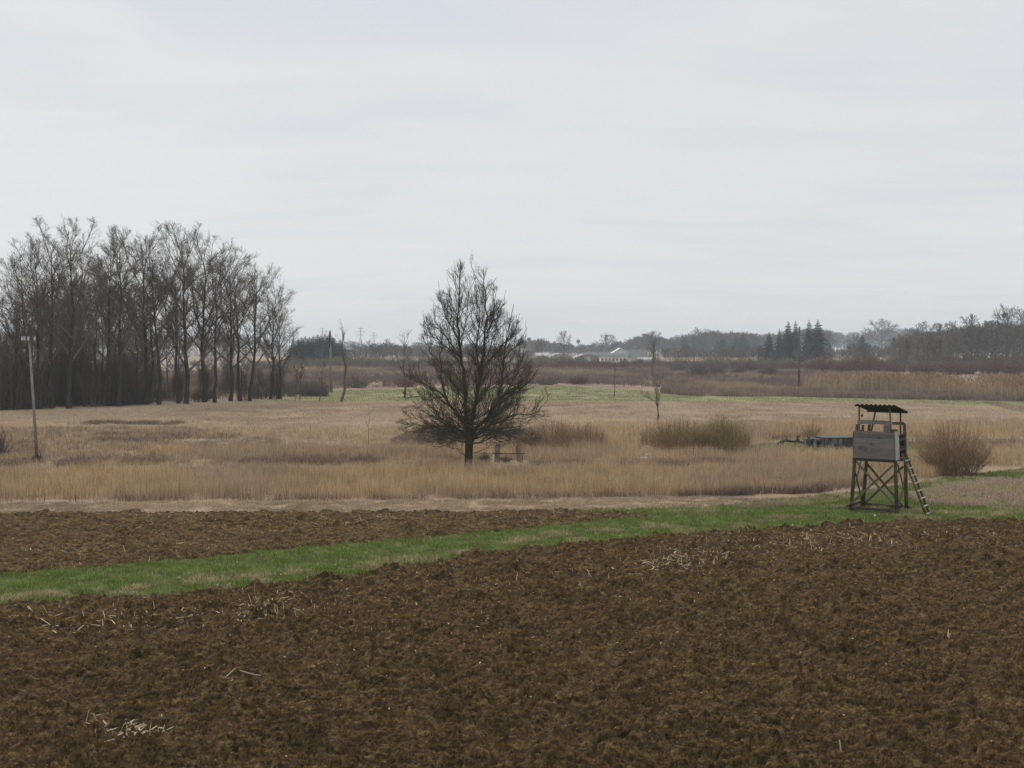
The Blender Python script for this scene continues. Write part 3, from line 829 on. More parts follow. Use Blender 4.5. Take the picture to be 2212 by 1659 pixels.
def put_tree(name, protos, k, loc, s, rz, mt, mc, label, cat='tree', group=None):
    o = empty(name, loc, rz); o.scale = (s[0], s[0], s[1]) if isinstance(s, tuple) else (s, s, s)
    tag(o, label, cat, group)
    tr, cr = protos[k % len(protos)]
    a = link('trunk', tr, mt, o); b_ = link('crown', cr, mc, o)
    return o

GP = [grove_tree(100 + i, 19, cw * 1.22, fk * .8, ln, twig=.0045, nl=16) for i, (cw, fk, ln) in enumerate([(4.4, .30, 0), (3.4, .38, .05), (3.9, .22, -.06), (3.0, .45, .08), (4.8, .26, .0), (3.3, .34, -.09), (3.7, .30, .12)])]
GPB = [grove_tree(150 + i, 17, cw, .2, ln, twig=.008, nl=11) for i, (cw, ln) in enumerate([(3.6, 0), (4.0, .05), (3.2, -.06)])]

def edge_y(px):        # foot line of the wood
    return 889 - (889 - 862) * max(0, px + 30) / 670.0
WD = [  # crop-x of trunk, top y in picture units, proto, label
    (48, 600, 3, 'slim bare tree at the left edge of the photo'),
    (145, 545, 1, 'bare tree third from the left edge, with thin upright limbs'),
    (250, 520, 2, 'bare tree behind the white capped pole, wide loose crown'),
    (330, 505, 5, 'bare tree between the pole and the tallest tree of the wood'),
    (510, 480, 0, 'tallest bare tree of the wood, thick trunk with low crooked branches'),
    (725, 520, 3, 'bare tree right of the tallest tree, narrow crown'),
    (850, 500, 1, 'bare tree with a pair of stems in the middle of the wood'),
    (990, 492, 4, 'broad crowned bare tree in the middle of the wood'),
    (1130, 520, 5, 'slender bare tree just right of the broad crowned one'),
    (1240, 560, 3, 'short slender bare tree in the gap of the wood'),
    (1330, 489, 2, 'tall bare tree with high pointed top right of the gap'),
    (1415, 505, 0, 'dark stemmed bare tree beside the pointed one'),
    (1530, 560, 1, 'leaning bare tree with arched limbs near the wood corner'),
    (1600, 537, 4, 'full crowned bare tree near the right corner of the wood'),
    (1690, 568, 3, 'thin bare tree behind the corner tree'),
    (1775, 568, 6, 'bare tree at the right corner, low branch reaching right'),
    (1950, 662, 2, 'low outermost bare tree at the right corner of the wood'),
    (1880, 612, 6, 'bare tree next to the outermost one of the wood, crown leaning right towards the spruces'),
]
gr = random.Random(77)
for cx, top, k, lab in WD:
    px = cx / 3.277; by = edge_y(px); p = at(px, by)
    H = (by - top - 6) / F * p.y
    s = H / 19.0
    p.y += gr.uniform(-1, 3)
    put_tree('bare_tree', GP, k, p, (s * gr.uniform(.95, 1.1), s), gr.uniform(0, 6.28), m_bark2, m_twig, lab, 'tree', 'bare trees of the wood on the left')
for i in range(54):
    px = gr.uniform(-260, 600); 
    if px > 330 and gr.random() < .5: px = gr.uniform(-260, 330)
    base = at(px, edge_y(px)); dep = base.y + gr.uniform(5, 75)
    p = at_d(px, dep)
    tl = np.interp(px, [-260, 0, 60, 150, 230, 330, 400, 480, 560, 600], [640, 620, 560, 520, 545, 530, 540, 580, 620, 660]) + gr.uniform(45, 160)
    base_px = 750 + CAMH * F / dep
    s = (base_px - tl) / F * dep / 17.0
    put_tree('bare_tree', GPB, i, p, (s * gr.uniform(.8, 1.05), s), gr.uniform(0, 6.28), m_bark2, m_twig, 'bare tree deep inside the wood on the left, behind its front row', 'tree', 'inner trees of the wood on the left')

# ---- bush templates: many thin stems
def bush_arr(seed, w, h, n, r0, r1, tw=4, spread=.35, segs=4, flat=False, droop=.0, taper=.8):
    rg = random.Random(seed); P0, P1, A, B = [], [], [], []
    for i in range(n):
        a = rg.uniform(0, 2 * PI); q = math.sqrt(rg.random())
        x, y, z = math.cos(a) * q * w * spread * .5, math.sin(a) * q * w * spread * .5, 0
        a += rg.gauss(0, .3)
        tx = math.cos(a) * q * w * .5; ty = math.sin(a) * q * w * .5
        hh = h * (1 - .5 * q * q) * rg.uniform(.5, 1.08) * (1 + .14 * math.sin(a * 3 + seed) * q)
        px_, py_, pz_ = x, y, 0; r = r0
        for k in range(1, segs + 1):
            t = k / segs
            e = t ** 1.3
            nx = x + (tx - x) * e + rg.gauss(0, .012 * h); ny = y + (ty - y) * e + rg.gauss(0, .012 * h)
            nz = hh * (t ** .85) - droop * hh * t * t
            rn = r0 + (r1 - r0) * t
            P0.append((px_, py_, pz_)); P1.append((nx, ny, nz)); A.append(r); B.append(rn)
            if k >= 2 or segs < 3:
                for j in range(tw):
                    u = rg.random(); sx, sy, sz = px_ + (nx - px_) * u, py_ + (ny - py_) * u, pz_ + (nz - pz_) * u
                    l = h * rg.uniform(.08, .2)
                    P0.append((sx, sy, sz)); P1.append((sx + rg.gauss(0, .4) * l, sy + rg.gauss(0, .4) * l, sz + l * rg.uniform(.4, 1))); A.append(rn * .7); B.append(r1 * .8)
            px_, py_, pz_, r = nx, ny, nz, rn
    return np.array(P0), np.array(P1), np.array(A), np.array(B)

def bush(name, label, cat, loc, seed, w, h, n, mat, r0=.012, r1=.004, group=None, rz=0, **kw):
    P0, P1, A, B = bush_arr(seed, w, h, n, r0, r1, **kw)
    V, Q = prisms(P0, P1, A, B)
    o = link(name, mesh_np(name, V, Q), mat, None, loc); o.rotation_euler.z = rz
    return tag(o, label, cat, group)

def merged(name, label, cat, templ, places, mat):
    """one mass made of many repeated shapes (x,y,scale_xy,scale_z,rz)"""
    VV, QQ = [], []; n0 = 0
    for i, (x, y, s, sz, rz) in enumerate(places):
        V, Q = templ[i % len(templ)]
        c, q = math.cos(rz), math.sin(rz)
        X = (V[:, 0] * c - V[:, 1] * q) * s + x; Y = (V[:, 0] * q + V[:, 1] * c) * s + y
        VV.append(np.stack([X, Y, V[:, 2] * sz], 1)); QQ.append(Q + n0); n0 += len(V)
    o = link(name, mesh_np(name, np.concatenate(VV), np.concatenate(QQ)), mat)
    return tag(o, label, cat, kind='stuff')

# undergrowth below the wood
ut = [prisms(*bush_arr(300 + i, 3.2, 4.2, 60, .022, .010, tw=4, spread=.7)) for i in range(3)]
ur = random.Random(9); pl_ = []
for i in range(230):
    px = ur.uniform(-260, 600) if ur.random() < .55 else ur.uniform(-260, 330)
    b0 = at(px, edge_y(px)); dep = b0.y + 1.5 + ur.random() ** 1.4 * 60
    p = at_d(px, dep); s = ur.uniform(.5, 1.15) * (1.25 if px < 330 else .75)
    pl_.append((p.x, p.y, s, s * ur.choice([.35, .6, .9, 1.3, 1.9]), ur.uniform(0, 6)))
merged('undergrowth', 'dense leafless undergrowth below the trees of the left wood', 'undergrowth', ut, pl_, m_under)
# mauve fringe of the wood corner
pl_ = []
for i in range(60):
    px = ur.uniform(540, 700); p = at(px, ur.uniform(846, 858)); s = ur.uniform(.35, .8)
    pl_.append((p.x, p.y, s, s * .7, ur.uniform(0, 6)))
merged('fringe_scrub', 'low mauve scrub at the right corner of the left wood', 'scrub', ut, pl_, m_greybush)

# ---- mid distance shrub land
bt = [prisms(*bush_arr(320 + i, 4.5, 3.0, 55, .05, .028, tw=3, spread=.5)) for i in range(4)]
def belt(name, label, cat, mat, rows, n, seed, smin, smax, hz=1.0):
    rg = random.Random(seed); out = []
    for i in range(n):
        x0, x1, d0, d1 = rows[rg.randrange(len(rows))]
        d = rg.uniform(d0, d1); p = at_d(rg.uniform(x0, x1), d); s = rg.uniform(smin, smax)
        out.append((p.x, p.y, s, s * hz * rg.uniform(.7, 1.15), rg.uniform(0, 6)))
    return merged(name, label, cat, bt, out, mat)
belt('red_scrub', 'reddish leafless scrub in the far rough land', 'scrub', m_redbush, [(1120, 1500, 335, 400), (1120, 1500, 345, 380), (700, 1100, 360, 400), (1750, 2300, 285, 340), (1500, 1750, 300, 340)], 330, 5, .5, .95)
belt('olive_scrub', 'olive grey willow scrub below the far woods', 'scrub', m_olive, [(1400, 1950, 340, 430), (1540, 1900, 330, 400), (700, 1000, 380, 430), (1120, 1260, 410, 440), (1500, 2300, 320, 400), (630, 800, 360, 400)], 420, 6, .6, 1.2)
belt('grey_scrub', 'grey brown scrub of the far rough land', 'scrub', m_greybush, [(640, 1100, 350, 420), (1900, 2400, 330, 400), (1900, 2500, 300, 400), (1940, 2500, 335, 352), (-300, 640, 230, 420), (1450, 1700, 300, 340)], 560, 7, .5, 1.05)
belt('wood_undergrowth', 'grey undergrowth below the right hand wood', 'scrub', m_greybush, [(1930, 2600, 352, 455)], 230, 9, .6, 1.3, 1.3)
belt('mauve_scrub', 'low mauve scrub just beyond the far meadow', 'scrub', m_mauvebush, [(600, 1130, 190, 285), (600, 1130, 190, 240), (1100, 1450, 198, 290), (1150, 1640, 205, 235), (1640, 1760, 190, 290), (600, 1700, 205, 330)], 700, 8, .18, .45, .8)

# ---- far woods
fspec = [dict(n=4, wob=.1, up=.08),
         dict(n=3, wob=.12, up=.08, kids=6, len=.5, ang=(36, 10), rmax=.16, rmin=.07, t0=.15),
         dict(n=2, wob=.14, up=.06, kids=6, len=.55, ang=(40, 11), rmax=.085, rmin=.05, t0=.1)]
FT_ = []
for i in range(5):
    tr, cr = grove_tree(400 + i, 16, 4.2 + .4 * (i % 3), .14, 0, spec=fspec, nl=12, base_r=.22)
    VQ = []
    VV = []; n0 = 0
    for me_ in (tr, cr):
        nv = len(me_.vertices); a = np.empty(nv * 3, np.float32); me_.vertices.foreach_get('co', a)
        q = np.array([p.vertices[:] for p in me_.polygons if len(p.vertices) == 4]); VV.append(a.reshape(-1, 3)); VQ.append(q + n0); n0 += nv
    FT_.append((np.concatenate(VV), np.concatenate(VQ)))
def far_wood(name, label, xs, tops, d0, d1, n, seed, mat, step_=1.0):
    rg = random.Random(seed); out = []
    for i in range(n):
        px = xs[0] + (xs[-1] - xs[0]) * (i + rg.random()) / n
        d = rg.uniform(d0, d1); p = at_d(px, d)
        top = np.interp(px, xs, tops) + rg.uniform(-2.5, 9) + 4 * math.sin(px * .03 + seed)
        H = (750 + CAMH * F / d - top) / F * d
        s = H / 15.6
        out.append((p.x, p.y, s * rg.uniform(.9, 1.4), s, rg.uniform(0, 6)))
    o = merged(name, label, 'woodland', FT_, out, mat); return o
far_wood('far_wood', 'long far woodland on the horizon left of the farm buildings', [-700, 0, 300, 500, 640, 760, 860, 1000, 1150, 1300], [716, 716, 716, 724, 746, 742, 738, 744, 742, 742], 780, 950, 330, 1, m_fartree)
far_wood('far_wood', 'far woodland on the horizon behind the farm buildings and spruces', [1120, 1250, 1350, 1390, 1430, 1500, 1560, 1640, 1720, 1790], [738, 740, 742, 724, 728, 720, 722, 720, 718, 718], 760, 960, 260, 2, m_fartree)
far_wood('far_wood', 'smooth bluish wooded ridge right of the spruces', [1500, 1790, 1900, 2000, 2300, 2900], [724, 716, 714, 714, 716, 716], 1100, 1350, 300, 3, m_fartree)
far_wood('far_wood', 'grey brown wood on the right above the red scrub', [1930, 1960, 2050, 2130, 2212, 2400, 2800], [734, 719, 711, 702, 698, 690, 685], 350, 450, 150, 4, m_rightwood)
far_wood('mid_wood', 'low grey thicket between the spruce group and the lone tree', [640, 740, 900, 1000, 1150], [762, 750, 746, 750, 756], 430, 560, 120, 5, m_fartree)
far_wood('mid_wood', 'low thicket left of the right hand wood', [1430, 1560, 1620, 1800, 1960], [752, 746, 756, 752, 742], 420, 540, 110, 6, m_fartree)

FP = [grove_tree(500 + i, 16, 4.6, .18, 0, twig=.022, nl=13, spec=[dict(n=6, wob=.09, up=.06), dict(n=4, wob=.11, up=.07, kids=8, len=.5, ang=(36, 10), rmax=.07, rmin=.032, t0=.15), dict(n=3, wob=.12, up=.06, kids=10, len=.55, ang=(38, 11), rmax=.035, rmin=.022, t0=.1)]) for i in range(4)]
singles = [ # px, top, depth, width factor, label
    (1904, 690, 760, 1.5, 'round crowned bare tree rising above the bluish ridge'),
    (1218, 716, 430, .75, 'single bare tree beside the arched barns'),
    (1310, 724, 640, 1.5, 'wide domed bare tree behind the white house'),
    (1412, 716, 620, 1.25, 'large bare tree right of the white house on the skyline'),
    (1515, 709, 640, 1.3, 'bare tree clump rising midway between the house and the spruces'),
    (1547, 716, 660, 1.0, 'lower bare tree right of the midway skyline clump'),
    (1638, 748, 330, 1.0, 'grey bare tree left of the spruces'),
    (1560, 735, 430, 1.2, 'bushy bare tree in front of the blue conifers'),
    (2178, 660, 350, .95, 'tall bare tree carrying a dark ball of nest near the right edge'),
    (2100, 682, 360, 1.1, 'rounded bare tree left of the tree with the nest'),
    (2030, 700, 370, .9, 'bare tree with forked top on the right wood skyline'),
    (2058, 695, 395, .6, 'tiny topped thin tree left of the rounded bare tree'),
    (1995, 696, 380, 1.2, 'bare tree at the left shoulder of the right wood'),
    (2210, 672, 345, 1.0, 'bare tree cut by the right edge of the photo'),
    (2026, 735, 262, 1.25, 'dark multi stemmed bare tree above the red scrub'),
    (1955, 735, 300, 1.1, 'bare tree before the left end of the right wood'),
    (1865, 742, 330, 1.0, 'pale bare tree right of the spruce group'),
    (1845, 726, 470, .9, 'slim bare tree between the spruces and the ridge'),
    (1170, 732, 560, 1.3, 'bare trees clump right of the lone tree crown'),
    (1160, 745, 520, .9, 'small bare tree left of the arched barns'),
    (797, 735, 520, .8, 'pale bare tree under the largest pylon'),
    (835, 733, 540, .8, 'pale bare tree left of the lone tree crown'),
    (905, 740, 500, 1.0, 'bare tree just behind the left side of the lone tree'),
    (765, 738, 500, .8, 'bare tree right of the dark conifer group'),
]
for i, (px, top, d, wf, lab) in enumerate(singles):
    H = (750 + CAMH * F / d - top) / F * d; s = H / 16
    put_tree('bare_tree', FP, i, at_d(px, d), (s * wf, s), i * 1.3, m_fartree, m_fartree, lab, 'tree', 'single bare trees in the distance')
# nest
nb = MB(); rg = random.Random(3)
for i in range(120):
    a, b_ = rg.uniform(0, 6.28), rg.uniform(-1, 1); c_ = math.sqrt(1 - b_ * b_)
    p = (math.cos(a) * c_ * .55, math.sin(a) * c_ * .55, b_ * .5)
    nb.bar(p, (p[0] + rg.gauss(0, .3), p[1] + rg.gauss(0, .3), p[2] + rg.gauss(0, .3)), .08, .08)
nd = 348; q = at_d(2168, nd)
tag(nb.build('bird_nest', m_under, loc=(q.x, q.y, (750 + CAMH * F / nd - 681) / F * nd)), 'dark ball shaped nest high in the tall tree near the right edge', 'nest')

# ---- spruces
def spruce_mesh(seed, H, R):
    rg = random.Random(seed); mb = MB(); V, Q, T = [], [], []
    nw = 27
    for k in range(nw):
        u = k / (nw - 1); z = H * (.06 + .92 * u); rr = R * (1 - u) ** .8 * (1.0 + .33 * math.sin(k * 2.3 + seed)) + .15
        for j in range(13):
            a = j * 2 * PI / 13 + k * .7 + rg.uniform(-.25, .25); l = rr * rg.uniform(.5, 1.3)
            dx, dy = math.cos(a), math.sin(a); dr = .28 + .25 * (1 - u)
            n = 5
            for m in range(n):
                t0, t1 = m / n, (m + 1.25) / n
                for sgn in (-1, 1):
                    w = (.42 * l * (1 - t0) + .14) * rg.uniform(.6, 1.2)
                    p0 = (dx * l * t0, dy * l * t0, z - dr * l * t0 * t0 + .12 * l * t0)
                    p1 = (dx * l * t1, dy * l * t1, z - dr * l * t1 * t1 + .12 * l * t1)
                    p2 = (p1[0] - dy * w * sgn, p1[1] + dx * w * sgn, p1[2] - .35 * w - rg.uniform(0, .1))
                    i0 = len(V); V += [p0, p1, p2]; T.append((i0, i0 + 1, i0 + 2))
                    i0 = len(V); V += [p0, p1, (p1[0] + rg.gauss(0, .05), p1[1], p1[2] - .3 - .35 * w)]; T.append((i0, i0 + 1, i0 + 2))
    mb.add(V, None, T)
    tr = MB(); tr.tube([(0, 0, 0), (0, 0, H * .5), (0, 0, H)], [H * .014, H * .009, .02], 7)
    return tr.mesh('trunk'), mb.mesh('crown')
SP = [spruce_mesh(600 + i, 17, 3.9 + .4 * i) for i in range(3)]
sprs = [(1661, 716, 440, 1.05, 'leftmost dark spruce of the right group, short and broad'),
        (1683, 708, 455, .7, 'small narrow spruce second from the left in the right group'),
        (1702, 692, 450, .9, 'tall spruce third from the left, standing left of the utility pole'),
        (1718, 691, 460, .8, 'tall spruce directly behind the right utility pole'),
        (1747, 690, 450, .85, 'tall spruce just right of the right utility pole'),
        (1766, 689, 445, 1.05, 'rightmost spruce of the right group, tall with wide skirts')]
for i, (px, top, d, wf, lab) in enumerate(sprs):
    s = (750 + CAMH * F / d - top) / F * d / 17
    put_tree('spruce_tree', SP, i, at_d(px, d), (s * wf, s), i * 1.7, m_bark, m_needle, lab, 'spruce', 'spruces beside the right utility pole')
rg = random.Random(4)
for i, (px, top) in enumerate([(634, 742), (643, 737), (652, 733), (660, 731), (669, 733), (677, 730), (686, 727), (694, 729), (702, 727), (709, 729), (716, 730), (722, 734), (735, 738), (648, 744), (690, 736), (706, 738)]):
    d = 420 + rg.uniform(-15, 25) + (20 if i > 12 else 0)
    s = (750 + CAMH * F / d - top + 6) / F * d / 17
    lab = 'dark spruce inside the dense clump right of the left wood'
    if i == 0: lab = 'outermost spruce on the left side of the dense clump'
    if i == 12: lab = 'small spruce standing apart right of the dense clump'
    put_tree('spruce_tree', SP, i, at_d(px, d), (s * 1.7, s), i * 1.1, m_bark, m_needle, lab, 'spruce', 'spruces of the dense clump')
for px, top, d, lab in ((1590, 720, 740, 'bluish conifer left of the spruce group in the far wood'), (1563, 728, 740, 'low bluish conifer left of its taller neighbour in the far wood'), (1478, 728, 740, 'bluish conifer between the skyline tree clumps'), (1790, 735, 740, 'bluish conifer just right of the spruce group'), (1862, 722, 560, 'bluish conifer in front of the smooth ridge'), (1606, 716, 740, 'taller bluish conifer left of the spruce group')):
    s = (750 + CAMH * F / d - top) / F * d / 17
    put_tree('spruce_tree', SP, int(px), at_d(px, d), (s * 1.4, s), px, m_bark, m_needle, lab, 'spruce', 'conifers in the far wood')

# ---- saplings and small trees in the field
def sapling(px, base, top, seed, wf, label, stems=1, lean=0.0, kids=14, bend=None, mat=None, leaves=None, r=None):
    p = at(px, base); H = (base - top) / F * p.y
    o = empty('young_tree', p); tag(o, label, 'young tree')
    rg = random.Random(seed); tr = MB()
    tw = .0045 * p.y / 90
    t = Tree(seed, [dict(n=1, wob=0, up=0), dict(n=4, wob=.12, up=.10, kids=kids, len=.3 * wf, ang=(35, 10), rmax=.03, rmin=tw * 1.3, t0=.3),
                    dict(n=3, wob=.14, up=.08, kids=5, len=.45, ang=(38, 10), rmax=.015, rmin=tw, t0=.15),
                    dict(n=2, wob=.14, up=.08, kids=4, len=.5, ang=(38, 10), rmax=.01, rmin=tw, t0=.15)])
    for s_ in range(stems):
        x = y = 0.0; n = 10; P = []; rad = []
        a = rg.uniform(0, 6.28); sp_ = 0 if stems == 1 else rg.uniform(.04, .14)
        r0 = (r or H * .011) * (1 if stems == 1 else .7)
        for i in range(n + 1):
            u = i / n
            bx = (bend(u) if bend else 0) * H
            P.append((x + bx + lean * H * u, y, H * .97 * u)); rad.append(max(r0 * (1 - u * .85), tw))
            x += rg.gauss(0, .012) * H + math.cos(a) * sp_ * H / n; y += rg.gauss(0, .012) * H + math.sin(a) * sp_ * H / n
        tr.tube(P, rad, 7, cap=False)
        dirs = [norm3(P[min(i + 1, n)][0] - P[max(i - 1, 0)][0], P[min(i + 1, n)][1] - P[max(i - 1, 0)][1], P[min(i + 1, n)][2] - P[max(i - 1, 0)][2]) for i in range(n + 1)]
        t.kids(P, dirs, rad, H, 0)
    tr.build('trunk', mat or m_sapl, o, smooth=True)
    link('crown', t.mesh('crown'), mat or m_sapl, o)
    if leaves:
        n = 500; c_ = np.array([rg.choice(t.seg)[1] for _ in range(n)])
        k = c_[:, 2] < H * leaves; c_ = c_[k]
        V, Q, T = blades_mesh(c_[:, 0], c_[:, 1], c_[:, 2], np.full(len(c_), .16), np.full(len(c_), .12), np.full(len(c_), .7))
        me = mesh_np('leaves', V, Q, T); link('leaves', me, m_leaf, o)
    return o
sapling(737, 868, 712, 1, 1.2, 'tall slender tree with a curved lower trunk right of the left utility pole', bend=lambda u: .05 * math.sin(min(u * 4, PI)) * 1.2, kids=16, r=.17)
sapling(690, 867, 765, 2, .9, 'slim leaning young tree left of the left utility pole', lean=.1, kids=12)
sapling(648, 865, 760, 3, 1.0, 'young tree keeping rust brown leaves beside the wood corner', stems=2, leaves=.7, kids=14)
sapling(638, 866, 790, 4, .7, 'thin bare sapling right at the wood corner', lean=.06, kids=8)
sapling(875, 861, 722, 5, 1.2, 'tall slender tree partly behind the left side of the lone tree', kids=16, r=.15)
sapling(930, 860, 790, 6, .8, 'thin young tree behind the lone tree limbs', kids=9)
sapling(1326, 860, 772, 7, .7, 'slender sapling alone on the green meadow', kids=11, r=.07)
sapling(1409, 814, 738, 8, 1.4, 'bare small tree in the rough land beyond the meadow', stems=3, kids=12, r=.14)
sapling(1421, 918, 808, 9, .7, 'multi stemmed small dead tree in front of the meadow, behind the willow bush', stems=4, kids=7, r=.055)
sapling(798, 962, 872, 10, .5, 'spindly leaning sapling in the pale field left of the lone tree', lean=-.08, kids=6, r=.022)
sapling(1500, 782, 728, 12, 1.0, 'thin tree far off right of the farm buildings', kids=10, r=.2)
# the left branch of the multi stemmed one
q = at(1421, 918)
bmesh_ = MB(); bmesh_.tube([(0, 0, 1.4), (-.25, -.05, 2.0), (-.75, -.1, 2.25), (-1.2, -.1, 2.45), (-1.45, -.1, 2.9)], [.04, .03, .024, .018, .008], 6)
rg = random.Random(8)
for i in range(46):
    u = rg.random(); x = -.7 - .8 * u; z = 2.25 + .4 * u
    bmesh_.bar((x, -.1, z), (x + rg.gauss(0, .22), -.1 + rg.gauss(0, .25), z + rg.uniform(0, .6)), .007, .007)
for o in COL.objects:
    if o.type == 'EMPTY' and o.get('label', '').startswith('multi stemmed small dead'):
        bmesh_.build('side_branch', m_sapl, o)

# ---- bushes near
bush('round_bush', 'rounded reddish brown leafless bush right of the raised hide', 'bush', at(2064, 1026), 40, 4.3, 2.85, 300, m_brownbush, .013, .005, tw=4, spread=.5)
bush('willow_bush', 'wide upright willow bush behind the bleached branch, its right part with fresh green', 'bush', at(1560, 978), 41, 4.0, 2.35, 420, m_willow, .010, .005, tw=3, spread=.9)
bush('willow_bush', 'brownish left half of the wide willow thicket behind the small dead tree', 'bush', at(1465, 976), 42, 4.8, 2.15, 430, m_willow, .010, .005, tw=3, spread=.95)
bush('thin_bush', 'thin brown willow clump right of the lone tree behind the fence posts', 'bush', at(1190, 968), 43, 4.6, 1.9, 380, m_brownbush, .010, .005, tw=2, spread=.95)
bush('thin_bush', 'thin upright stems left of the willow thicket', 'bush', at(1262, 966), 44, 3.2, 1.7, 190, m_brownbush, .009, .005, tw=2, spread=.95)
bush('dark_bush', 'dark tangled bush behind the lower left limbs of the lone tree', 'bush', at(948, 958), 45, 4.2, 1.4, 220, m_greybush, .012, .006, tw=4, spread=.8)
bush('dark_bush', 'dark tangled bush behind the lower right limbs of the lone tree', 'bush', at(1110, 958), 46, 3.6, 1.5, 220, m_greybush, .012, .006, tw=4, spread=.8)
bush('weed_bush', 'loose yellowish twigs above the black pipe', 'bush', at(1752, 952), 47, 1.7, 1.5, 60, m_brownbush, .009, .005, tw=3)
bush('weed_bush', 'small tuft of dead stems beside the foot of the left fence post', 'bush', at(1049, 1000), 48, .8, .55, 110, m_under, .008, .004, tw=4)
bush('weed_bush', 'small tuft of dead stems between the fence posts', 'bush', at(1094, 998), 49, .9, .4, 90, m_brownbush, .008, .004, tw=4)
bush('weed_bush', 'small dead tuft at the foot of the left pole', 'bush', at(82, 999), 50, .7, .6, 60, m_under, .01, .005, tw=4)
bush('twiggy_bush', 'twiggy stems at the left edge of the photo behind the left pole', 'bush', at(3, 985), 52, 1.6, 1.5, 50, m_under, .012, .006, tw=4)
rb = [(1775, 806, 9, 'red bush right of the right utility pole'), (1838, 806, 8, 'dark red bush in the middle of the right scrub'), (1880, 806, 9.5, 'large dark red bush left of the forked dark tree'), (1925, 804, 6, 'bright red bush beside the gap in the scrub'),
      (1980, 808, 4.5, 'small red bush in the gap'), (2010, 808, 5.5, 'dark red bush right of the gap'), (2056, 810, 8, 'red bush below the right wood'), (2090, 808, 6, 'smaller red bush right of its neighbour below the right wood'), (2140, 808, 9, 'large crimson bush near the right edge'), (2190, 810, 8, 'crimson bush at the right edge'),
      (1508, 815, 6, 'dark globe bush right of the small tree in the rough land'), (1595, 810, 4.2, 'dark low bush before the olive scrub'), (1548, 812, 5.5, 'spreading brown bush between the dark globe bush and the utility pole'), (1660, 812, 5, 'brown bush left of the right utility pole')]
for i, (px, by, w_, lab) in enumerate(rb):
    bush('shrub', lab, 'shrub', at(px, by), 700 + i, w_, w_ * .52, 170, m_redbush if (i < 10) else m_greybush, .035, .02, tw=3, spread=.5, group='round shrubs beyond the reeds')
for i, (px, by, w_) in enumerate([(611, 850, 4), (1000, 845, 5), (600 + 85, 842, 3), (770, 838, 5), (880, 836, 5), (1180, 832, 4), (1250, 830, 4)]):
    bush('shrub', ['mauve shrub under the wood corner', 'brown shrub behind the lone tree', 'low shrub left of the left utility pole', 'dark low shrub right of the curved slender tree', 'mauve shrub behind the left crown of the lone tree', 'brown shrub at the right side of the lone tree beyond the meadow', 'low brown shrub beyond the meadow below the barns'][i], 'shrub', at(px, by), 740 + i, w_, w_ * .42, 150, m_greybush if i % 2 else m_redbush, .022, .013, tw=3, spread=.6, group='shrubs beyond the meadow')

# fresh green leaves in the willow
rg = random.Random(5); n = 650
q = at(1575, 978)
fx = q.x + nrng.normal(0, .8, n); fy = q.y + nrng.normal(0, .7, n); fz = np.clip(nrng.normal(1.6, .35, n), .5, 2.4)
V, Q, T = blades_mesh(fx, fy, fz, np.full(n, .07), np.full(n, .03), np.full(n, .6))
me = mesh_np('leaves', V, Q, T); me.materials.append(m_newleaf)
wl = [o for o in COL.objects if o.name == 'willow_bush'][0]
lo = link('leaves', me, None, wl); lo.matrix_parent_inverse = Matrix.Translation(-wl.location)

# ------------------------------------------------------------------ raised hide
HD = at(1838, 1104)            # foot of the left front leg
az = math.radians(34.8)
hide = empty('raised_hide', HD, -az)
tag(hide, 'wooden hunting hide on four legs with corrugated roof and ladder at its right side', 'hunting hide')
Wd, Dp = 1.70, 1.35
K = 1 / (303 * .956)
def fx_(x): return (x - 495) * K            # crop5 pixel to metres along the front
def fz_(y): return (1500 - y) / 303.0
# legs (round poles)
def leg(a, b_, r0, r1, n=9): 
    m = MB(); m.tube([a, tuple((a[i] + b_[i]) / 2 for i in range(3)), b_], [r0, (r0 + r1) / 2, r1], n, rng=random.Random(int(a[0] * 99)), jit=.05); return m.build('leg', m_post, hide, smooth=True)
xl, xr = fx_(495), fx_(1022)
leg((xl, 0, -.1), (fx_(552), .06, fz_(443)), .072, .058)
leg((xr, 0, -.1), (fx_(978), .06, fz_(490)), .078, .06)
leg((xl + .02, Dp + .05, -.1), (fx_(585), Dp - .08, 3.42), .078, .062)
leg((fx_(1020) - .02, Dp + .05, -.1), (fx_(988), Dp - .05, 3.5), .072, .06)
# braces
def beam(name, a, b_, w, h, mat, up=(0, 1, 0)):
    m = MB(); m.bar(a, b_, w, h, up); return m.build(name, mat, hide, bevel=.006)
beam('brace', (fx_(560), -.09, fz_(890)), (fx_(1000), -.09, fz_(1385)), .085, .035, m_brace)
beam('brace', (fx_(975), -.05, fz_(915)), (fx_(500), -.05, fz_(1405)), .08, .035, m_brace)
bxo = -Dp * math.tan(math.radians(17)) / 1.0
def bx_(x): return (x - 495) * K - Dp * math.sin(math.radians(17)) / .956
def bz_(y): return 6.55 - (6.55 - (1500 - y) / 303.0) * 1.0285
beam('brace', (bx_(672), Dp + .06, bz_(922)), (bx_(1150), Dp + .06, bz_(1465)), .085, .035, m_mossy)
beam('brace', (bx_(1085), Dp + .10, bz_(925)), (bx_(632), Dp + .10, bz_(1415)), .085, .035, m_mossy)
for sx, xx in ((-1, fx_(520)), (1, fx_(1005))):
    beam('brace', (xx + .05 * sx, .05, 2.0), (xx + .08 * sx, Dp - .05, .35), .035, .075, m_mossy)
    beam('brace', (xx + .09 * sx, Dp - .05, 2.0), (xx + .12 * sx, .05, .35), .035, .075, m_brace)
beam('crossbeam', (fx_(515), -.10, .17), (fx_(1045), -.10, .16), .07, .10, m_dark, (0, 0, 1))
beam('crossbeam', (fx_(515), Dp + .10, .13), (fx_(1050), Dp + .10, .13), .07, .10, m_dark, (0, 0, 1))
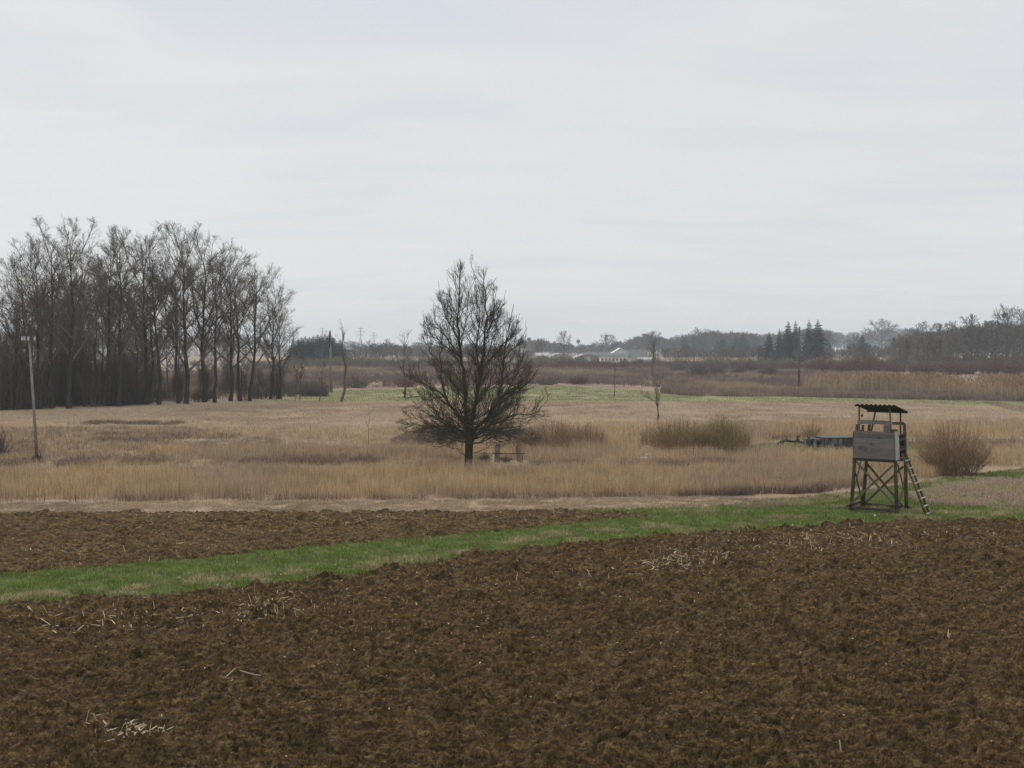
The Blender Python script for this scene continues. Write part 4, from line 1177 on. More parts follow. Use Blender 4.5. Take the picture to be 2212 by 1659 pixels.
beam('crossbeam', (fx_(492) - .08, -.15, .22), (fx_(492) - .08, Dp + .2, .20), .09, .10, m_dark, (0, 0, 1))
# platform
beam('crossbeam', (fx_(515), -.02, fz_(866)), (fx_(1012), -.02, fz_(866)), .08, .11, m_dark, (0, 0, 1))
beam('crossbeam', (fx_(540), Dp, fz_(880)), (fx_(1060), Dp, fz_(880)), .09, .12, m_dark, (0, 0, 1))
m = MB()
for k in range(8): m.box(fx_(528), fx_(1012), .03 + k * .165, .03 + k * .165 + .155, 2.10, 2.135)
m.build('floor', m_dark, hide)
# front wall: five boards, each a little out of line
m = MB(); rg = random.Random(2)
ys = [848, 786, 722, 660, 600, 545, 517]
for k in range(6):
    z0, z1 = fz_(ys[k]) + .0035, fz_(ys[k + 1]) - .0035
    t0, t1 = (848 - ys[k]) / 333, (848 - ys[k + 1]) / 333
    l0, l1 = fx_(524 + 10 * t0), fx_(524 + 10 * t1); r0, r1 = fx_(1006 - 18 * t0), fx_(1006 - 18 * t1)
    o_ = rg.uniform(-.002, .002); y0, y1 = -.135 + o_, -.108 + o_
    V = [(l0, y0, z0), (r0, y0, z0), (r0, y1, z0), (l0, y1, z0), (l1, y0, z1), (r1, y0, z1), (r1, y1, z1), (l1, y1, z1)]
    m.add(V, [(3, 2, 1, 0), (4, 5, 6, 7), (0, 1, 5, 4), (1, 2, 6, 5), (2, 3, 7, 6), (3, 0, 4, 7)])
m.build('front_wall', m_plank, hide)
m = MB()
for k in range(6): m.box(fx_(520) + .0, fx_(520) + .025, -.10 + k * .22, .11 + k * .22, 2.14, 3.2 + .02 * (k % 2))
m.build('side_wall', m_dark, hide)
m = MB()
for k in range(6): m.box(fx_(545) + .25 * k, fx_(545) + .25 * k + .242, Dp + .03, Dp + .055, 2.14, 3.0 + .03 * (k % 2))
m.build('back_wall', m_dark, hide)
m = MB()
V = []
for (z, dx) in ((fz_(852), .02), (fz_(512), -.04)):
    V += [(fx_(1006) + dx, -.13, z), (fx_(1006) + dx + .03, -.13, z), (fx_(1006) + dx + .03, .33, z), (fx_(1006) + dx, .33, z)]
m.add(V, [(3, 2, 1, 0), (4, 5, 6, 7), (0, 1, 5, 4), (1, 2, 6, 5), (2, 3, 7, 6), (3, 0, 4, 7)])
tag(m.build('side_wall', m_plankv, hide), label='weathered side board beside the entrance, sunlit tone painted in')
# entrance rails on the right side
for z in (3.1, 2.9, 2.5):
    beam('rail', (fx_(1012), .36, z), (fx_(1005), Dp - .02, z + .01), .03, .07, m_dark, (0, 0, 1))
# roof posts
beam('roof_post', (fx_(583), -.02, 3.15), (fx_(583), -.02, 4.22), .055, .055, m_brace)
beam('roof_post', (fx_(945), -.02, 3.10), (fx_(930), -.02, 4.22), .06, .055, m_brace)
beam('roof_post', (bx_(722), Dp, bz_(520)), (bx_(765), Dp, bz_(280)), .06, .055, m_mossy)
beam('roof_post', (bx_(1063), Dp, bz_(740)), (bx_(1056), Dp, bz_(262)), .055, .055, m_dark)
# upper rails
beam('rail', (fx_(567), -.07, fz_(411)), (fx_(870), -.07, fz_(409)), .03, .15, m_plank, (0, 0, 1))
beam('rail', (fx_(868), -.1015, fz_(412)), (fx_(958), -.1015, fz_(408)), .028, .155, m_plank, (0, 0, 1))
beam('rail', (fx_(965), -.05, fz_(416)), (fx_(965), Dp + .03, bz_(414)), .03, .11, m_dark, (0, 0, 1))
beam('rail', (fx_(965), Dp + .04, bz_(414)), (bx_(1098), Dp + .04, bz_(414)), .03, .10, m_dark, (0, 0, 1))
m = MB(); m.box(fx_(865), fx_(946), -.07, -.045, fz_(520), fz_(440)); m.build('board', m_plank, hide)
m = MB(); m.box(fx_(955), fx_(975), -.06, -.02, fz_(520), fz_(487)); m.build('post_stub', m_brace, hide)
m = MB(); m.box(fx_(993), fx_(1006), .1, .13, fz_(520), fz_(489)); m.build('post_stub', m_brace, hide)
# seat inside
beam('seat', (fx_(540), .95, 2.58), (fx_(1000), .95, 2.58), .3, .035, m_dark, (0, 0, 1))
# roof
m = MB(); nx, ny = 108, 6; x0, x1 = fx_(540), fx_(1012) + .05; V = []
for s_ in (0, 1):
    for j in range(ny + 1):
        v = j / ny; yy = -.32 + v * (Dp + .62)
        for i in range(nx + 1):
            u = i / nx; xx = x0 + (x1 - x0) * u
            z = 4.30 + (-.36) * v + .027 * math.cos(2 * PI * u * 9.5) - .008 * s_ - .02 * math.sin(u * 3) * v
            V.append((xx, yy, z))
n1 = (nx + 1) * (ny + 1); Q = []
for j in range(ny):
    for i in range(nx):
        a = j * (nx + 1) + i
        Q.append((a, a + 1, a + nx + 2, a + nx + 1)); Q.append((n1 + a, n1 + a + nx + 1, n1 + a + nx + 2, n1 + a + 1))
for i in range(nx):
    Q.append((i, n1 + i, n1 + i + 1, i + 1)); a = ny * (nx + 1) + i; Q.append((a, a + 1, n1 + a + 1, n1 + a))
for j in range(ny):
    a = j * (nx + 1); Q.append((a, a + nx + 1, n1 + a + nx + 1, n1 + a)); a += nx; Q.append((a, n1 + a, n1 + a + nx + 1, a + nx + 1))
m.add(V, Q); m.build('roof', m_rooft, hide, smooth=False)
beam('roof_batten', (fx_(528), -.05, 4.225), (fx_(1000), -.05, 4.215), .05, .045, m_dark, (0, 0, 1))
beam('roof_batten', (fx_(545), Dp - .02, 3.935), (fx_(1020), Dp - .02, 3.93), .05, .045, m_dark, (0, 0, 1))
# ladder (part with rails and rungs)
lad = empty('ladder'); lad.parent = hide
LT = (fx_(1045) - .02, 2.38); LB = (fx_(1045) + .96, -.05)
def lp(t, y): return (LT[0] + (LB[0] - LT[0]) * t, y, LT[1] + (LB[1] - LT[1]) * t)
for y, r in ((.38, .048), (.84, .045)):
    m = MB(); m.tube([lp(0 if y < .5 else .03, y), lp(.5, y + .01), lp(1.0, y)], [r * .9, r, r], 8, rng=random.Random(4), jit=.06); m.build('ladder_rail', m_mossy if y < .5 else m_post, lad, smooth=True)
for k in range(8):
    t = .125 + k * .119
    a = lp(t, .33); b_ = lp(t, .90)
    m = MB(); m.bar((a[0] + .045, a[1], a[2] + .03), (b_[0] + .045, b_[1], b_[2] + .03 + .004 * (k % 3)), .075, .03, (0, 0, 1)); m.build('rung', m_rung, lad)
# things hanging in the hide
hs_ = empty('hanging_weight'); 
hb = hide.matrix_basis
def hpt(x, y, z): return Matrix.Translation(HD) @ Matrix.Rotation(-az, 4, 'Z') @ Vector((x, y, z))
p = hpt(fx_(604), .10, 4.16); hs_.location = p
tag(hs_, 'small dark block hanging on a string under the left end of the hide roof', 'hanging weight')
m = MB(); m.tube([(0, 0, 0), (.01, 0, -.15), (.012, 0, -.28)], [.006, .006, .006], 5); m.build('string', m_brace, hs_)
m = MB(); m.box(-.035, .045, -.03, .03, -.37, -.285); m.build('block', m_rust, hs_, bevel=.008)
hb_ = empty('hanging_lure', hpt(fx_(612), .12, fz_(512)))
tag(hb_, 'dark red cross armed ornament standing behind the front rail of the hide', 'ornament')
m = MB(); m.tube([(0, 0, -.25), (0, 0, .02), (0, 0, .08), (.01, 0, .16), (0, 0, .20)], [.03, .035, .05, .035, .012], 7); m.build('body', m_rust, hb_, smooth=True)
m = MB(); m.bar((-.07, 0, .17), (.09, 0, .18), .03, .025); m.build('arm', m_rust, hb_)

# ------------------------------------------------------------------ old fence by the tree
fp = at(1074, 998); fe = empty('old_fence', fp)
tag(fe, 'two weathered leaning posts joined by a rusty bar beside the lone tree', 'fence')
sc_ = fp.y / F
m = MB(); m.bar((0, 0, -.1), (.03, 0, 1.03), .33, .24, (0, 1, 0), .30, .2); m.add([(-.12, -.1, 1.03), (.18, -.1, 1.03), (.18, .1, 1.03), (-.12, .1, 1.03), (.03, 0, 1.10)], None, [(0, 1, 4), (1, 2, 4), (2, 3, 4), (3, 0, 4)]); m.build('post', m_oldpost, fe, bevel=.02)
x2 = (1121 - 1074) * sc_
m = MB(); m.bar((x2 + .03, .05, -.1), (x2 - .08, .05, .98), .26, .22, (0, 1, 0), .24, .18); m.build('post', m_oldpost, fe, bevel=.02)
m = MB(); m.bar((x2 + .25, .0, -.1), (x2 + .08, .0, 1.0), .05, .1, (0, 1, 0)); m.build('splinter_board', m_oldpost, fe)
m = MB(); m.tube([(-10.5 * sc_, -.16, .52), (24 * sc_, -.17, .49), (60 * sc_, -.16, .50)], [.028, .028, .028], 6); m.build('rail', m_rust, fe)

# ------------------------------------------------------------------ concrete block, pipe
cb = at(1781, 971); ce = empty('concrete_trough', cb, math.radians(9))
tag(ce, 'long stained concrete trough lying in the grass left of the hide', 'trough')
Lc = 5.2; Hc = .72
m = MB()   # long hollow box: walls and end
m.box(0, Lc, 0, .14, 0, Hc); m.box(0, Lc, 1.36, 1.5, 0, Hc - .02); m.box(Lc - .14, Lc, .14, 1.36, 0, Hc - .01); m.box(0, .14, .14, 1.36, 0, Hc - .012); m.box(.14, Lc - .14, .14, 1.36, 0, .1)
m.build('basin', m_conc2, ce, bevel=.015)
m = MB(); m.box(-.05, Lc + .05, -.05, 1.55, Hc, Hc + .05); m.build('lid', m_conc3, ce, bevel=.01)
cl = empty('concrete_chamber', at(1741, 970), math.radians(-6))
tag(cl, 'dark square concrete chamber with openings at the left end of the long trough', 'chamber')
m = MB(); wC = 1.12
for a, b_ in ((0, .28), (.42, .66), (.92, wC)): m.box(a, b_, 0, 1.0, 0, .56)
m.box(0, wC, .0, 1.0, .56, .66); m.box(.28, .42, .2, 1.0, 0, .55); m.box(.66, .92, .25, 1.0, 0, .54)
m.build('body', m_conc2, cl)
m = MB(); m.box(.14, .28, .3, .45, .66, .76); m.build('fitting', m_blackiron, cl, bevel=.01)
pe = empty('black_pipe', at(1677, 965)); s7 = at(1677, 965).y / F
tag(pe, 'black bent pipe with a valve running along the grass to the concrete chamber', 'pipe')
m = MB(); m.tube([(0, 0, .0), (.12, 0, .17), (.32, 0, .34), (.55, 0, .40), (1.0, 0, .36), (1.45, .05, .33), (1.92, .1, .25)], [.085, .095, .1, .095, .085, .08, .08], 10); m.build('pipe', m_blackiron, pe, smooth=True)
m = MB(); m.tube([(1.4, 0, .36), (1.4, 0, .50)], [.16, .12], 10); m.tube([(1.4, 0, .50), (1.4, 0, .68)], [.05, .05], 8); m.bar((1.28, 0, .69), (1.52, 0, .69), .07, .04); m.build('valve', m_blackiron, pe)
m = MB(); m.tube([(.42, .12, 0), (.42, .02, .34)], [.04, .04], 6); m.build('support', m_blackiron, pe)

# bleached branch and stones
q = at(1398, 994); be = empty('bleached_branch', q); tag(be, 'bleached branch bent in an arc above pale stones in the grass', 'branch')
m = MB(); m.tube([(-.42, 0, 0), (-.40, 0, .42), (-.28, 0, .66), (-.05, 0, .80), (.12, .02, .78), (.35, .05, .58), (.62, .1, .40)], [.035, .032, .03, .028, .026, .022, .012], 7)
m.build('arc', m_bleach, be, smooth=True)
m = MB(); m.tube([(-.05, 0, .80), (.0, .05, .86), (.1, .08, .84)], [.018, .014, .008], 5); m.tube([(.1, 0, .5), (.2, .1, .34), (.55, .1, .2)], [.02, .02, .01], 5); m.build('twig', m_bleach, be)
def stone(loc, s, seed, lab):
    rg = random.Random(seed); mb = MB(); n = 10; V = []
    for i in range(1, 6):
        for j in range(n):
            a = 2 * PI * j / n; t = PI * i / 6; k = rg.uniform(.8, 1.15)
            V.append((math.cos(a) * math.sin(t) * s[0] * k, math.sin(a) * math.sin(t) * s[1] * k, math.cos(t) * s[2] * k + s[2] * .4))
    V += [(0, 0, s[2] * 1.4), (0, 0, -s[2] * .6)]
    Q = [(i * n + j, (i + 1) * n + j, (i + 1) * n + (j + 1) % n, i * n + (j + 1) % n) for i in range(4) for j in range(n)]
    T = [(50, j, (j + 1) % n) for j in range(n)] + [(51, 40 + (j + 1) % n, 40 + j) for j in range(n)]
    mb.add(V, Q, T); return tag(mb.build('stone', m_stone, loc=loc), lab, 'stone', 'pale stones under the bleached branch')
stone(at(1392, 995), (.36, .2, .16), 1, 'largest pale stone under the bleached branch')
stone(at(1402, 992), (.2, .16, .26), 2, 'upright pale stone under the middle of the bleached branch')
stone(at(1409, 994), (.22, .15, .13), 3, 'small pale stone at the right foot of the bleached branch')

# ------------------------------------------------------------------ poles
def pole(px, base, top, label, w0, w1, lean, mat, arm_z, arm_w, ins, extra=None, dark=None):
    p = at(px, base); H = (base - top) / F * p.y
    o = empty('utility_pole', p); tag(o, label, 'utility pole')
    m = MB(); m.tube([(0, 0, -.2), (lean * H * .5, 0, H * .5), (lean * H, 0, H)], [w0 / 2, (w0 + w1) / 4, w1 / 2], 12); m.build('pole', mat, o, smooth=True)
    zz = H - arm_z; x = lean * zz
    m = MB(); m.bar((x - arm_w / 2, -.12, zz), (x + arm_w / 2, -.12, zz + .01), .08, .07, (0, 0, 1)); m.build('crossarm', m_blackiron if dark else m_polewood, o)
    for t in ins:
        xi = x + t * arm_w / 2; m = MB()
        m.tube([(xi, -.12, zz + .03), (xi, -.12, zz + .08), (xi, -.12, zz + .14), (xi, -.12, zz + .22), (xi, -.12, zz + .26)], [.03, .07, .05, .065, .03], 8); m.build('insulator', m_white if not dark else m_blackiron, o)
    return o, H, p
pole(81, 997, 734, 'slim grey pole with white insulators on a short arm, in front of the left wood', .20, .105, -.055, m_conc, .06, .72, (-1, -.6, 0.0, 1))
o, H, p = pole(716, 848, 722, 'utility pole with dark bracket and crossarm between the left wood and the lone tree', .42, .26, -.02, m_conc, .75, .85, (-.9, .9), dark=True)
m = MB(); m.tube([(-.16, 0, H - 1.9), (-.18, 0, H + .1), (-.16, 0, H + .5)], [.16, .15, .07], 8); m.tube([(-.16, 0, H + .4), (-.02, 0, H + .55)], [.05, .05], 6); m.build('bracket', m_blackiron, o)
o, H, p = pole(1726, 838, 706, 'tall brown utility pole standing in front of the right spruce group', .40, .26, 0, m_polewood, 1.4, .9, (-.9, .9), dark=True)

# pylons
def pylon(px, top, d, arms, label):
    H = (750 + CAMH * F / d - top) / F * d; o = empty('pylon', at_d(px, d)); tag(o, label, 'pylon', 'far pylons')
    mb = MB(); t = .32; b0 = H * .10; b1 = H * .012
    def w(z): return b0 + (b1 - b0) * min(1, (z / (H * .62))) if z < H * .62 else b1
    zs = [H * k / 12 for k in range(13)]
    for k in range(12):
        for sx in (-1, 1):
            for sy in (-1, 1):
                mb.bar((sx * w(zs[k]), sy * w(zs[k]), zs[k]), (sx * w(zs[k + 1]), sy * w(zs[k + 1]), zs[k + 1]), t, t)
            mb.bar((sx * w(zs[k]), -w(zs[k]), zs[k]), (-sx * w(zs[k + 1]), -w(zs[k + 1]), zs[k + 1]), t * .6, t * .6)
    mb.build('tower', m_steel, o)
    for z, hw in arms:
        z *= H; hw *= H; m = MB()
        for s_ in (-1, 1):
            m.bar((0, 0, z + H * .02), (s_ * hw, 0, z), t * .8, t * .8); m.bar((0, 0, z - H * .012), (s_ * hw, 0, z), t * .8, t * .8)
            m.bar((s_ * hw, 0, z), (s_ * hw, 0, z - H * .04), t * .7, t * .7)
        m.build('crossarm', m_steel, o)
A3 = [(.97, .11), (.83, .17), (.70, .13)]
pylon(779, 708, 1500, A3, 'largest pylon with three crossarms, above the curved slender tree')
pylon(808, 718, 1750, A3, 'pylon right of the largest one')
pylon(697, 708, 1800, A3, 'pylon above the dense spruce clump')
pylon(705, 714, 2050, A3, 'smaller pylon just right of the one above the spruce clump')
pylon(634, 711, 1900, A3, 'faint pylon at the right edge of the left wood')
pylon(840, 732, 2200, A3, 'smallest faint pylon left of the lone tree')
pylon(1309, 718, 2000, A3, 'faint pylon above the domed tree behind the white house')

# ------------------------------------------------------------------ farm buildings
BD = 455.0
def zb(y): return (750 + CAMH * F / BD - y) / F * BD
def xb(px): return (px - 1106) / F * BD
def house(name, label, x0, x1, zw, zr, depth, wm, rm, yoff=0, ridge='x', win=0, x_in=0):
    o = empty(name, (0.5 * (xb(x0) + xb(x1)), BD + yoff, 0)); tag(o, label, 'building')
    w = (xb(x1) - xb(x0)) / 2
    m = MB(); m.box(-w, w, 0, depth, 0, zw)
    if ridge == 'y': m.add([(-w, .01, zw), (w, .01, zw), (0, .01, zr - .1), (-w, depth - .01, zw), (w, depth - .01, zw), (0, depth - .01, zr - .1)], None, [(0, 1, 2), (4, 3, 5)])
    m.build('wall', wm, o)
    m = MB(); e = .4
    if ridge == 'x':
        m.add([(-w - e, -e, zw - .1), (w + e, -e, zw - .1), (w + e, depth / 2, zr), (-w - e, depth / 2, zr), (w + e, depth + e, zw - .1), (-w - e, depth + e, zw - .1)], [(0, 1, 2, 3), (3, 2, 4, 5)], [(1, 4, 2), (0, 3, 5)])
    else:
        m.add([(-w - e, -e, zw - .2), (0, -e, zr), (0, depth + e, zr), (-w - e, depth + e, zw - .2), (w + e, -e, zw - .2), (w + e, depth + e, zw - .2), (-w - e, -e, zw - .4), (0, -e, zr - .2), (w + e, -e, zw - .4)],
              [(0, 1, 2, 3), (1, 4, 5, 2), (6, 7, 1, 0), (7, 8, 4, 1)])
    m.build('roof', rm, o)
    for k in range(win):
        xw = -w + (2 * w) * (k + .6) / (win + .2)
        m = MB(); m.box(xw - .28, xw + .28, -.05, .05, zw * .42, zw * .75); m.build('window', m_glass, o)
    return o
def barn(label, x0, x1, zr, length, yoff, mat):
    o = empty('arched_barn', (0.5 * (xb(x0) + xb(x1)), BD + yoff, 0)); tag(o, label, 'barn')
    w = (xb(x1) - xb(x0)) / 2; m = MB(); n = 16; V = []
    for yy in (0, length):
        for i in range(n + 1):
            a = PI * i / n; V.append((-w * math.cos(a), yy, .8 + (zr - .8) * math.sin(a) ** .9))
    m.add(V, [(i, i + 1, n + 2 + i, n + 1 + i) for i in range(n)]); m.build('roof', m_roofgrey, o)
    m = MB(); V2 = [(-w, .1, 0)] + [(p[0] * .98, .1, p[2] - .1) for p in V[:n + 1]] + [(w, .1, 0)]
    c_ = len(V2); V2.append((0, .1, 0)); m.add(V2, None, [(i, c_, i + 1) for i in range(c_ - 1)]); m.box(-w * .98, -w * .95, .1, length, 0, .9); m.box(w * .95, w * .98, .1, length, 0, .9)
    m.build('wall', mat, o)
    m = MB(); m.box(-1.2, 1.2, .02, .09, 0, 2.6); m.build('door', m_roofgrey, o)
barn('arched barn with a pale front, left of the others', 1184, 1240, zb(763.5), 25, 0, m_roofgrey)
barn('grey arched barn in the middle of the farm', 1242, 1296, zb(765.5), 25, 2, m_conc)
house('low_building', 'long low building with a dark roof behind the white wall', 1268, 1318, zb(768), zb(761.5), 8, m_conc, m_roofdark, 12)
house('white_stable', 'long white building with a row of small dark windows', 1295, 1352, zb(769.5), zb(763), 9, m_wall, m_roofdark, -3, 'x', 7)
house('white_house', 'taller house with a bright pale gable roof', 1326, 1359, zb(762), zb(751.5), 9, m_wall, m_roofpale, 4, 'y')
house('dark_barn', 'dark roofed barn right of the bright gabled house', 1357, 1400, zb(772), zb(756), 12, m_wall, m_roofdark, 6)
house('low_shed', 'low pale shed left of the arched barns', 1160, 1186, zb(768), zb(762), 8, m_roofgrey, m_roofgrey, 6)
house('pale_shed', 'small pale shed seen through the right crown of the lone tree', 1115, 1136, zb(762), zb(753), 8, m_roofgrey, m_conc, 14)
house('low_shed', 'low pale shed right of the dark roofed barn', 1380, 1412, zb(776), zb(772), 6, m_roofgrey, m_roofgrey, 0)
def lamp(px, top, d, label, head):
    H = (750 + CAMH * F / d - top) / F * d; o = empty('mast', at_d(px, d)); tag(o, label, 'mast')
    m = MB(); m.tube([(0, 0, 0), (0, 0, H)], [.2, .14], 8); m.build('pole', m_steel, o)
    if head: 
        m = MB(); m.tube([(0, 0, H - 1.6), (0, 0, H - 1.2), (0, 0, H - .3), (0, 0, H)], [.3, .75, .75, .3], 10); m.build('head', m_steel, o, smooth=True)
lamp(1143, 729, 470, 'mast with a round head right of the lone tree', True)
lamp(1249, 733, 470, 'mast with a small head above the arched barns', True)
lamp(1208, 763, 400, 'short plain mast before the pale fronted barn', False)
lamp(1289, 766, 400, 'short plain mast before the white stable', False)
lamp(1453, 766, 400, 'short plain mast right of the farm', False)
lamp(1564, 746, 480, 'pale mast before the blue conifers', False)

# ------------------------------------------------------------------ maize residue
def soilz(x, y): return float(soil_h(np.array([x]), np.array([y]))[0])
mb = MB(); cr = random.Random(21)
def stalk(mb, px, py, n, spx, spy, lmin, lmax, stand=.2, thick=.009):
    for i in range(n):
        p = at(px + cr.gauss(0, spx), py + cr.gauss(0, spy)); z = soilz(p.x, p.y)
        a = cr.uniform(0, 2 * PI); l = cr.uniform(lmin, lmax)
        el = cr.uniform(.9, 1.5) if cr.random() < stand else cr.uniform(-.05, .3)
        d = Vector((math.cos(a) * math.cos(el), math.sin(a) * math.cos(el), math.sin(el)))
        s = Vector((p.x, p.y, z + .022)); 
        r = thick * cr.uniform(.5, 1.2)
        if cr.random() < .45:   # leaf strip, bent
            m1 = s + d * l * .5 + Vector((0, 0, l * .15)); e = s + d * l
            x = d.cross(Vector((0, 0, 1))).normalized() * r * 1.3
            mb.add([tuple(s - x), tuple(s + x), tuple(m1 + x), tuple(m1 - x), tuple(e)], [(0, 1, 2, 3)], [(3, 2, 4)])
        else: mb.tube([tuple(s), tuple(s + d * l)], [r, r * .8], 5)
for args in [(600, 1320, 40, 50, 18, .08, .25, .35), (470, 1335, 26, 50, 14, .1, .3, .2), (250, 1362, 40, 90, 12, .08, .3, .15), (80, 1352, 16, 50, 12, .1, .3, .2), (560, 1345, 14, 20, 8, .1, .3, .2),
             (800, 1300, 20, 60, 18, .05, .2, .2), (1070, 1272, 16, 30, 8, .08, .22, .4), (1270, 1256, 24, 40, 8, .08, .25, .25), (1500, 1218, 90, 50, 9, .1, .3, .25), (1450, 1238, 70, 45, 8, .1, .3, .1), (1400, 1225, 16, 40, 12, .1, .25, .2),
             (1740, 1185, 90, 80, 9, .08, .28, .3), (1600, 1195, 24, 60, 12, .06, .2, .3), (1860, 1170, 30, 60, 8, .08, .22, .2), (1900, 1165, 90, 160, 8, .06, .2, .2), (1800, 1150, 20, 120, 5, .06, .2, .2), (2120, 1160, 12, 60, 8, .05, .2, .3),
             (720, 1135, 16, 120, 8, .08, .25, .4), (820, 1132, 24, 30, 6, .08, .3, .3), (560, 1155, 20, 100, 10, .06, .2, .3), (160, 1200, 24, 120, 12, .06, .22, .3), (430, 1190, 24, 60, 6, .06, .2, .1), (320, 1120, 18, 120, 6, .08, .2, .3), (1100, 1125, 20, 60, 5, .08, .25, .3), (1280, 1112, 24, 60, 4, .08, .25, .3),
             (290, 1600, 70, 36, 9, .04, .16, .1), (230, 1590, 12, 20, 14, .05, .2, .3), (1000, 1350, 200, 600, 60, .02, .08, .2), (1200, 1480, 110, 700, 90, .012, .05, .1), (1320, 1260, 200, 500, 30, .02, .10, .2), (500, 1340, 260, 300, 28, .015, .08, .2), (1800, 1180, 200, 250, 20, .02, .10, .2), (500, 1150, 130, 450, 28, .02, .09, .2)]:
    stalk(mb, *args)
me = mb.mesh('maize_residue'); me.materials.append(m_corn)
tag(link('maize_residue', me, None), 'bits of dry maize stalk and leaf strewn over the ploughed earth', 'maize straw', kind='stuff')
def single(lab, pts, rad, extra=()):
    px, py = pts[0]; o0 = at(px, py)
    m = MB(); P = []
    for x, y, h_ in extra or []: pass
    for (x, y) in pts:
        q = at(x, y, .1); P.append((q.x - o0.x, q.y - o0.y, max(.1, soilz(q.x, q.y) + .01)))
    m.tube(P, [rad] * len(P), 6)
    o = m.build('maize_stalk', m_corn, loc=(o0.x, o0.y, 0)); return tag(o, lab, 'maize stalk', 'larger maize stalks on the plough')
single('bent pale maize stalk lying alone on the left of the foreground plough', [(488, 1466), (507, 1458), (545, 1461), (578, 1463)], .009)
single('thick maize stalk leaning over the straw heap at the bottom left', [(290, 1600), (318, 1584)], .010)
single('maize stalk lying in the straw left of the foreground', [(70, 1345), (108, 1351)], .010)
single('slanting maize stalk at the end of the straw row near the green strip', [(440, 1312), (476, 1298)], .010)
def upright(lab, px, py, h_, lx, rad=.010):
    q = at(px, py); z = soilz(q.x, q.y); m = MB(); m.tube([(0, 0, -.05), (lx * .5, 0, h_ * .5), (lx, 0, h_)], [rad, rad, rad * .9], 7)
    return tag(m.build('maize_stalk', m_corn, loc=(q.x, q.y, z)), lab, 'maize stalk', 'larger maize stalks on the plough')
upright('upright maize stub at the bottom right of the foreground', 1817, 1640, .19, -.03)
upright('upright maize stub among the straw nearest the left edge of the strip', 245, 1330, .11, 0)
upright('upright maize stub left of the middle of the straw row', 334, 1331, .17, -.03)
upright('tall slanting maize stub of the close group of stubs', 578, 1328, .2, -.08)
upright('straight maize stub in the middle of the close group of stubs', 594, 1336, .25, 0)
upright('right maize stub of the close group of stubs', 601, 1334, .22, -.03)
upright('pair of thin upright leaves left of the straw heap at the bottom left', 186, 1592, .2, .06, .005)
upright('short upright maize stub on the open plough right of the middle', 1315, 1288 - 18, .1, 0)
# husk
q = at(2047, 1395); z = soilz(q.x, q.y); m = MB(); V = []
for k in range(7):
    a = -.8 + k * .27; r = .05 + .012 * (k % 2)
    V += [(math.sin(a) * r, -math.cos(a) * r * .7, 0), (0.01, 0, .22 - .01 * abs(k - 3))]
m.add(V, [(2 * k, 2 * k + 2, 2 * k + 3, 2 * k + 1) for k in range(6)])
tag(m.build('maize_husk', m_corn, loc=(q.x, q.y, z - .02)), 'pale pointed maize husk standing alone on the right of the plough', 'maize husk')
q = at(345, 1612); z = soilz(q.x, q.y); m = MB()
m.add([(-.05, 0, 0), (.04, -.02, .03), (.06, .05, .06), (-.03, .04, .05), (.1, .0, -.01), (.09, .06, .02)], [(0, 1, 2, 3), (1, 4, 5, 2)])
tag(m.build('maize_husk', m_corn, loc=(q.x, q.y, z)), 'pale folded maize husk at the right end of the straw heap at the bottom left', 'maize husk')
# litter scrap
for px, py, lab in ((1523, 1100 - 2, 'small white scrap in the grass left of the hide'), (1890, 1120, 'white scrap on the green verge in front of the hide')):
    q = at(px, py); m = MB(); m.add([(-.04, 0, .02), (.04, -.02, .03), (.05, .03, .06), (-.03, .04, .07), (.0, .06, .03)], [(0, 1, 2, 3)], [(3, 2, 4)])
    tag(m.build('paper_scrap', m_white, loc=(q.x, q.y, .08)), lab, 'litter')

# ------------------------------------------------------------------ haze
hz = MB(); hz.box(-2650, 2650, -2650, 2650, -1, 54)
hm = bpy.data.materials.new('haze_air'); hm.use_nodes = True; nt = hm.node_tree; nt.nodes.clear()
out = nt.nodes.new('ShaderNodeOutputMaterial'); pv = nt.nodes.new('ShaderNodeVolumePrincipled')
pv.inputs['Color'].default_value = (.78, .90, 1, 1); pv.inputs['Density'].default_value = .00032; pv.inputs['Anisotropy'].default_value = 0
nt.links.new(pv.outputs[0], out.inputs['Volume'])
tag(hz.build('haze', hm), kind='stuff')

# ------------------------------------------------------------------ sky and light
w = bpy.data.worlds.new('World'); sc.world = w; w.use_nodes = True; nt = w.node_tree; nt.nodes.clear()
out = nt.nodes.new('ShaderNodeOutputWorld')
SUN_EL, SUN_AZ = math.radians(40), math.radians(328)   # azimuth clockwise from +Y (behind, to the left)
sky = nt.nodes.new('ShaderNodeTexSky'); sky.sky_type = 'NISHITA'; sky.sun_disc = False
sky.sun_elevation = SUN_EL; sky.sun_rotation = SUN_AZ
b1 = nt.nodes.new('ShaderNodeBackground'); nt.links.new(sky.outputs[0], b1.inputs['Color']); b1.inputs['Strength'].default_value = .10
tc = nt.nodes.new('ShaderNodeTexCoord').outputs['Generated']
sx = nt.nodes.new('ShaderNodeSeparateXYZ'); nt.links.new(tc, sx.inputs[0])
zc = mathn(nt, 'ADD', mathn(nt, 'MAXIMUM', sx.outputs['Z'], 0.0), .10)
cb_ = nt.nodes.new('ShaderNodeCombineXYZ')
nt.links.new(mathn(nt, 'DIVIDE', sx.outputs['X'], zc), cb_.inputs[0]); nt.links.new(mathn(nt, 'DIVIDE', sx.outputs['Y'], zc), cb_.inputs[1])
cl1 = noise(nt, .55, 5, .5, vec=cb_.outputs[0], stretch=(1, 1.3, 1), dist=.4)
cl2 = noise(nt, 1.6, 4, .5, vec=cb_.outputs[0], stretch=(.6, 1.6, 1), dist=.6)
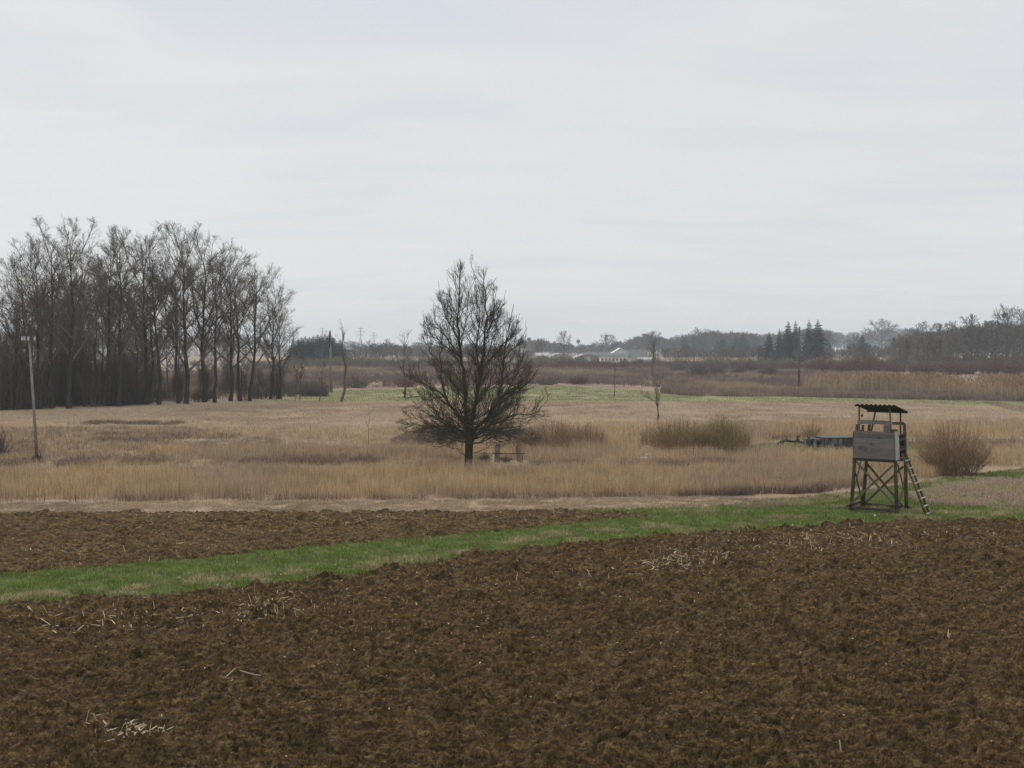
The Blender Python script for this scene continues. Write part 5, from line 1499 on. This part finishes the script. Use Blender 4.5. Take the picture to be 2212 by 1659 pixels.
c = ramp(nt, [(.40, (.735, .747, .770)), (.49, (.775, .778, .790)), (.62, (.795, .795, .803))], mathn(nt, 'ADD', mathn(nt, 'MULTIPLY', cl1, .65), mathn(nt, 'MULTIPLY', cl2, .35)))
cl3 = noise(nt, .9, 3, .5, vec=cb_.outputs[0], stretch=(.8, .9, 1), dist=.5)
c = mix(nt, c, (.70, .73, .775), mathn(nt, 'MULTIPLY', mathn(nt, 'MULTIPLY', step(nt, sx.outputs['Z'], .215, .275), step(nt, cl3, .42, .54)), 1.0))
# an overcast sky is brighter overhead
up = step(nt, sx.outputs['Z'], .42, 1.0)
c = mix(nt, c, (1.35, 1.36, 1.38), up)
b2 = nt.nodes.new('ShaderNodeBackground'); nt.links.new(c, b2.inputs['Color']); b2.inputs['Strength'].default_value = 1.0
ms = nt.nodes.new('ShaderNodeMixShader'); ms.inputs[0].default_value = .93
nt.links.new(b1.outputs[0], ms.inputs[1]); nt.links.new(b2.outputs[0], ms.inputs[2]); nt.links.new(ms.outputs[0], out.inputs['Surface'])

sl = bpy.data.lights.new('Sun', 'SUN'); sl.energy = 1.5; sl.angle = math.radians(12); sl.color = (1, .96, .9)
so = bpy.data.objects.new('Sun', sl); COL.objects.link(so)
d = Vector((math.sin(SUN_AZ) * math.cos(SUN_EL), math.cos(SUN_AZ) * math.cos(SUN_EL), math.sin(SUN_EL)))
so.rotation_euler = d.to_track_quat('Z', 'Y').to_euler()

# ------------------------------------------------------------------ camera
cd = bpy.data.cameras.new('Camera'); cam = bpy.data.objects.new('Camera', cd); COL.objects.link(cam)
cd.sensor_width = 36; cd.lens = 36 * F / 2212; cd.clip_start = .5; cd.clip_end = 8000
cam.location = (0, 0, CAMH); cam.rotation_euler = (PI / 2 - PITCH, 0, 0)
sc.camera = cam
vs = sc.view_settings; vs.view_transform = 'Standard'; vs.look = 'None'; vs.exposure = 0; vs.gamma = 1
cy = sc.cycles
cy.use_denoising = True
cy.denoising_prefilter = 'NONE'
cy.adaptive_threshold = .006
cy.max_bounces = 5; cy.diffuse_bounces = 2; cy.glossy_bounces = 2; cy.volume_bounces = 1
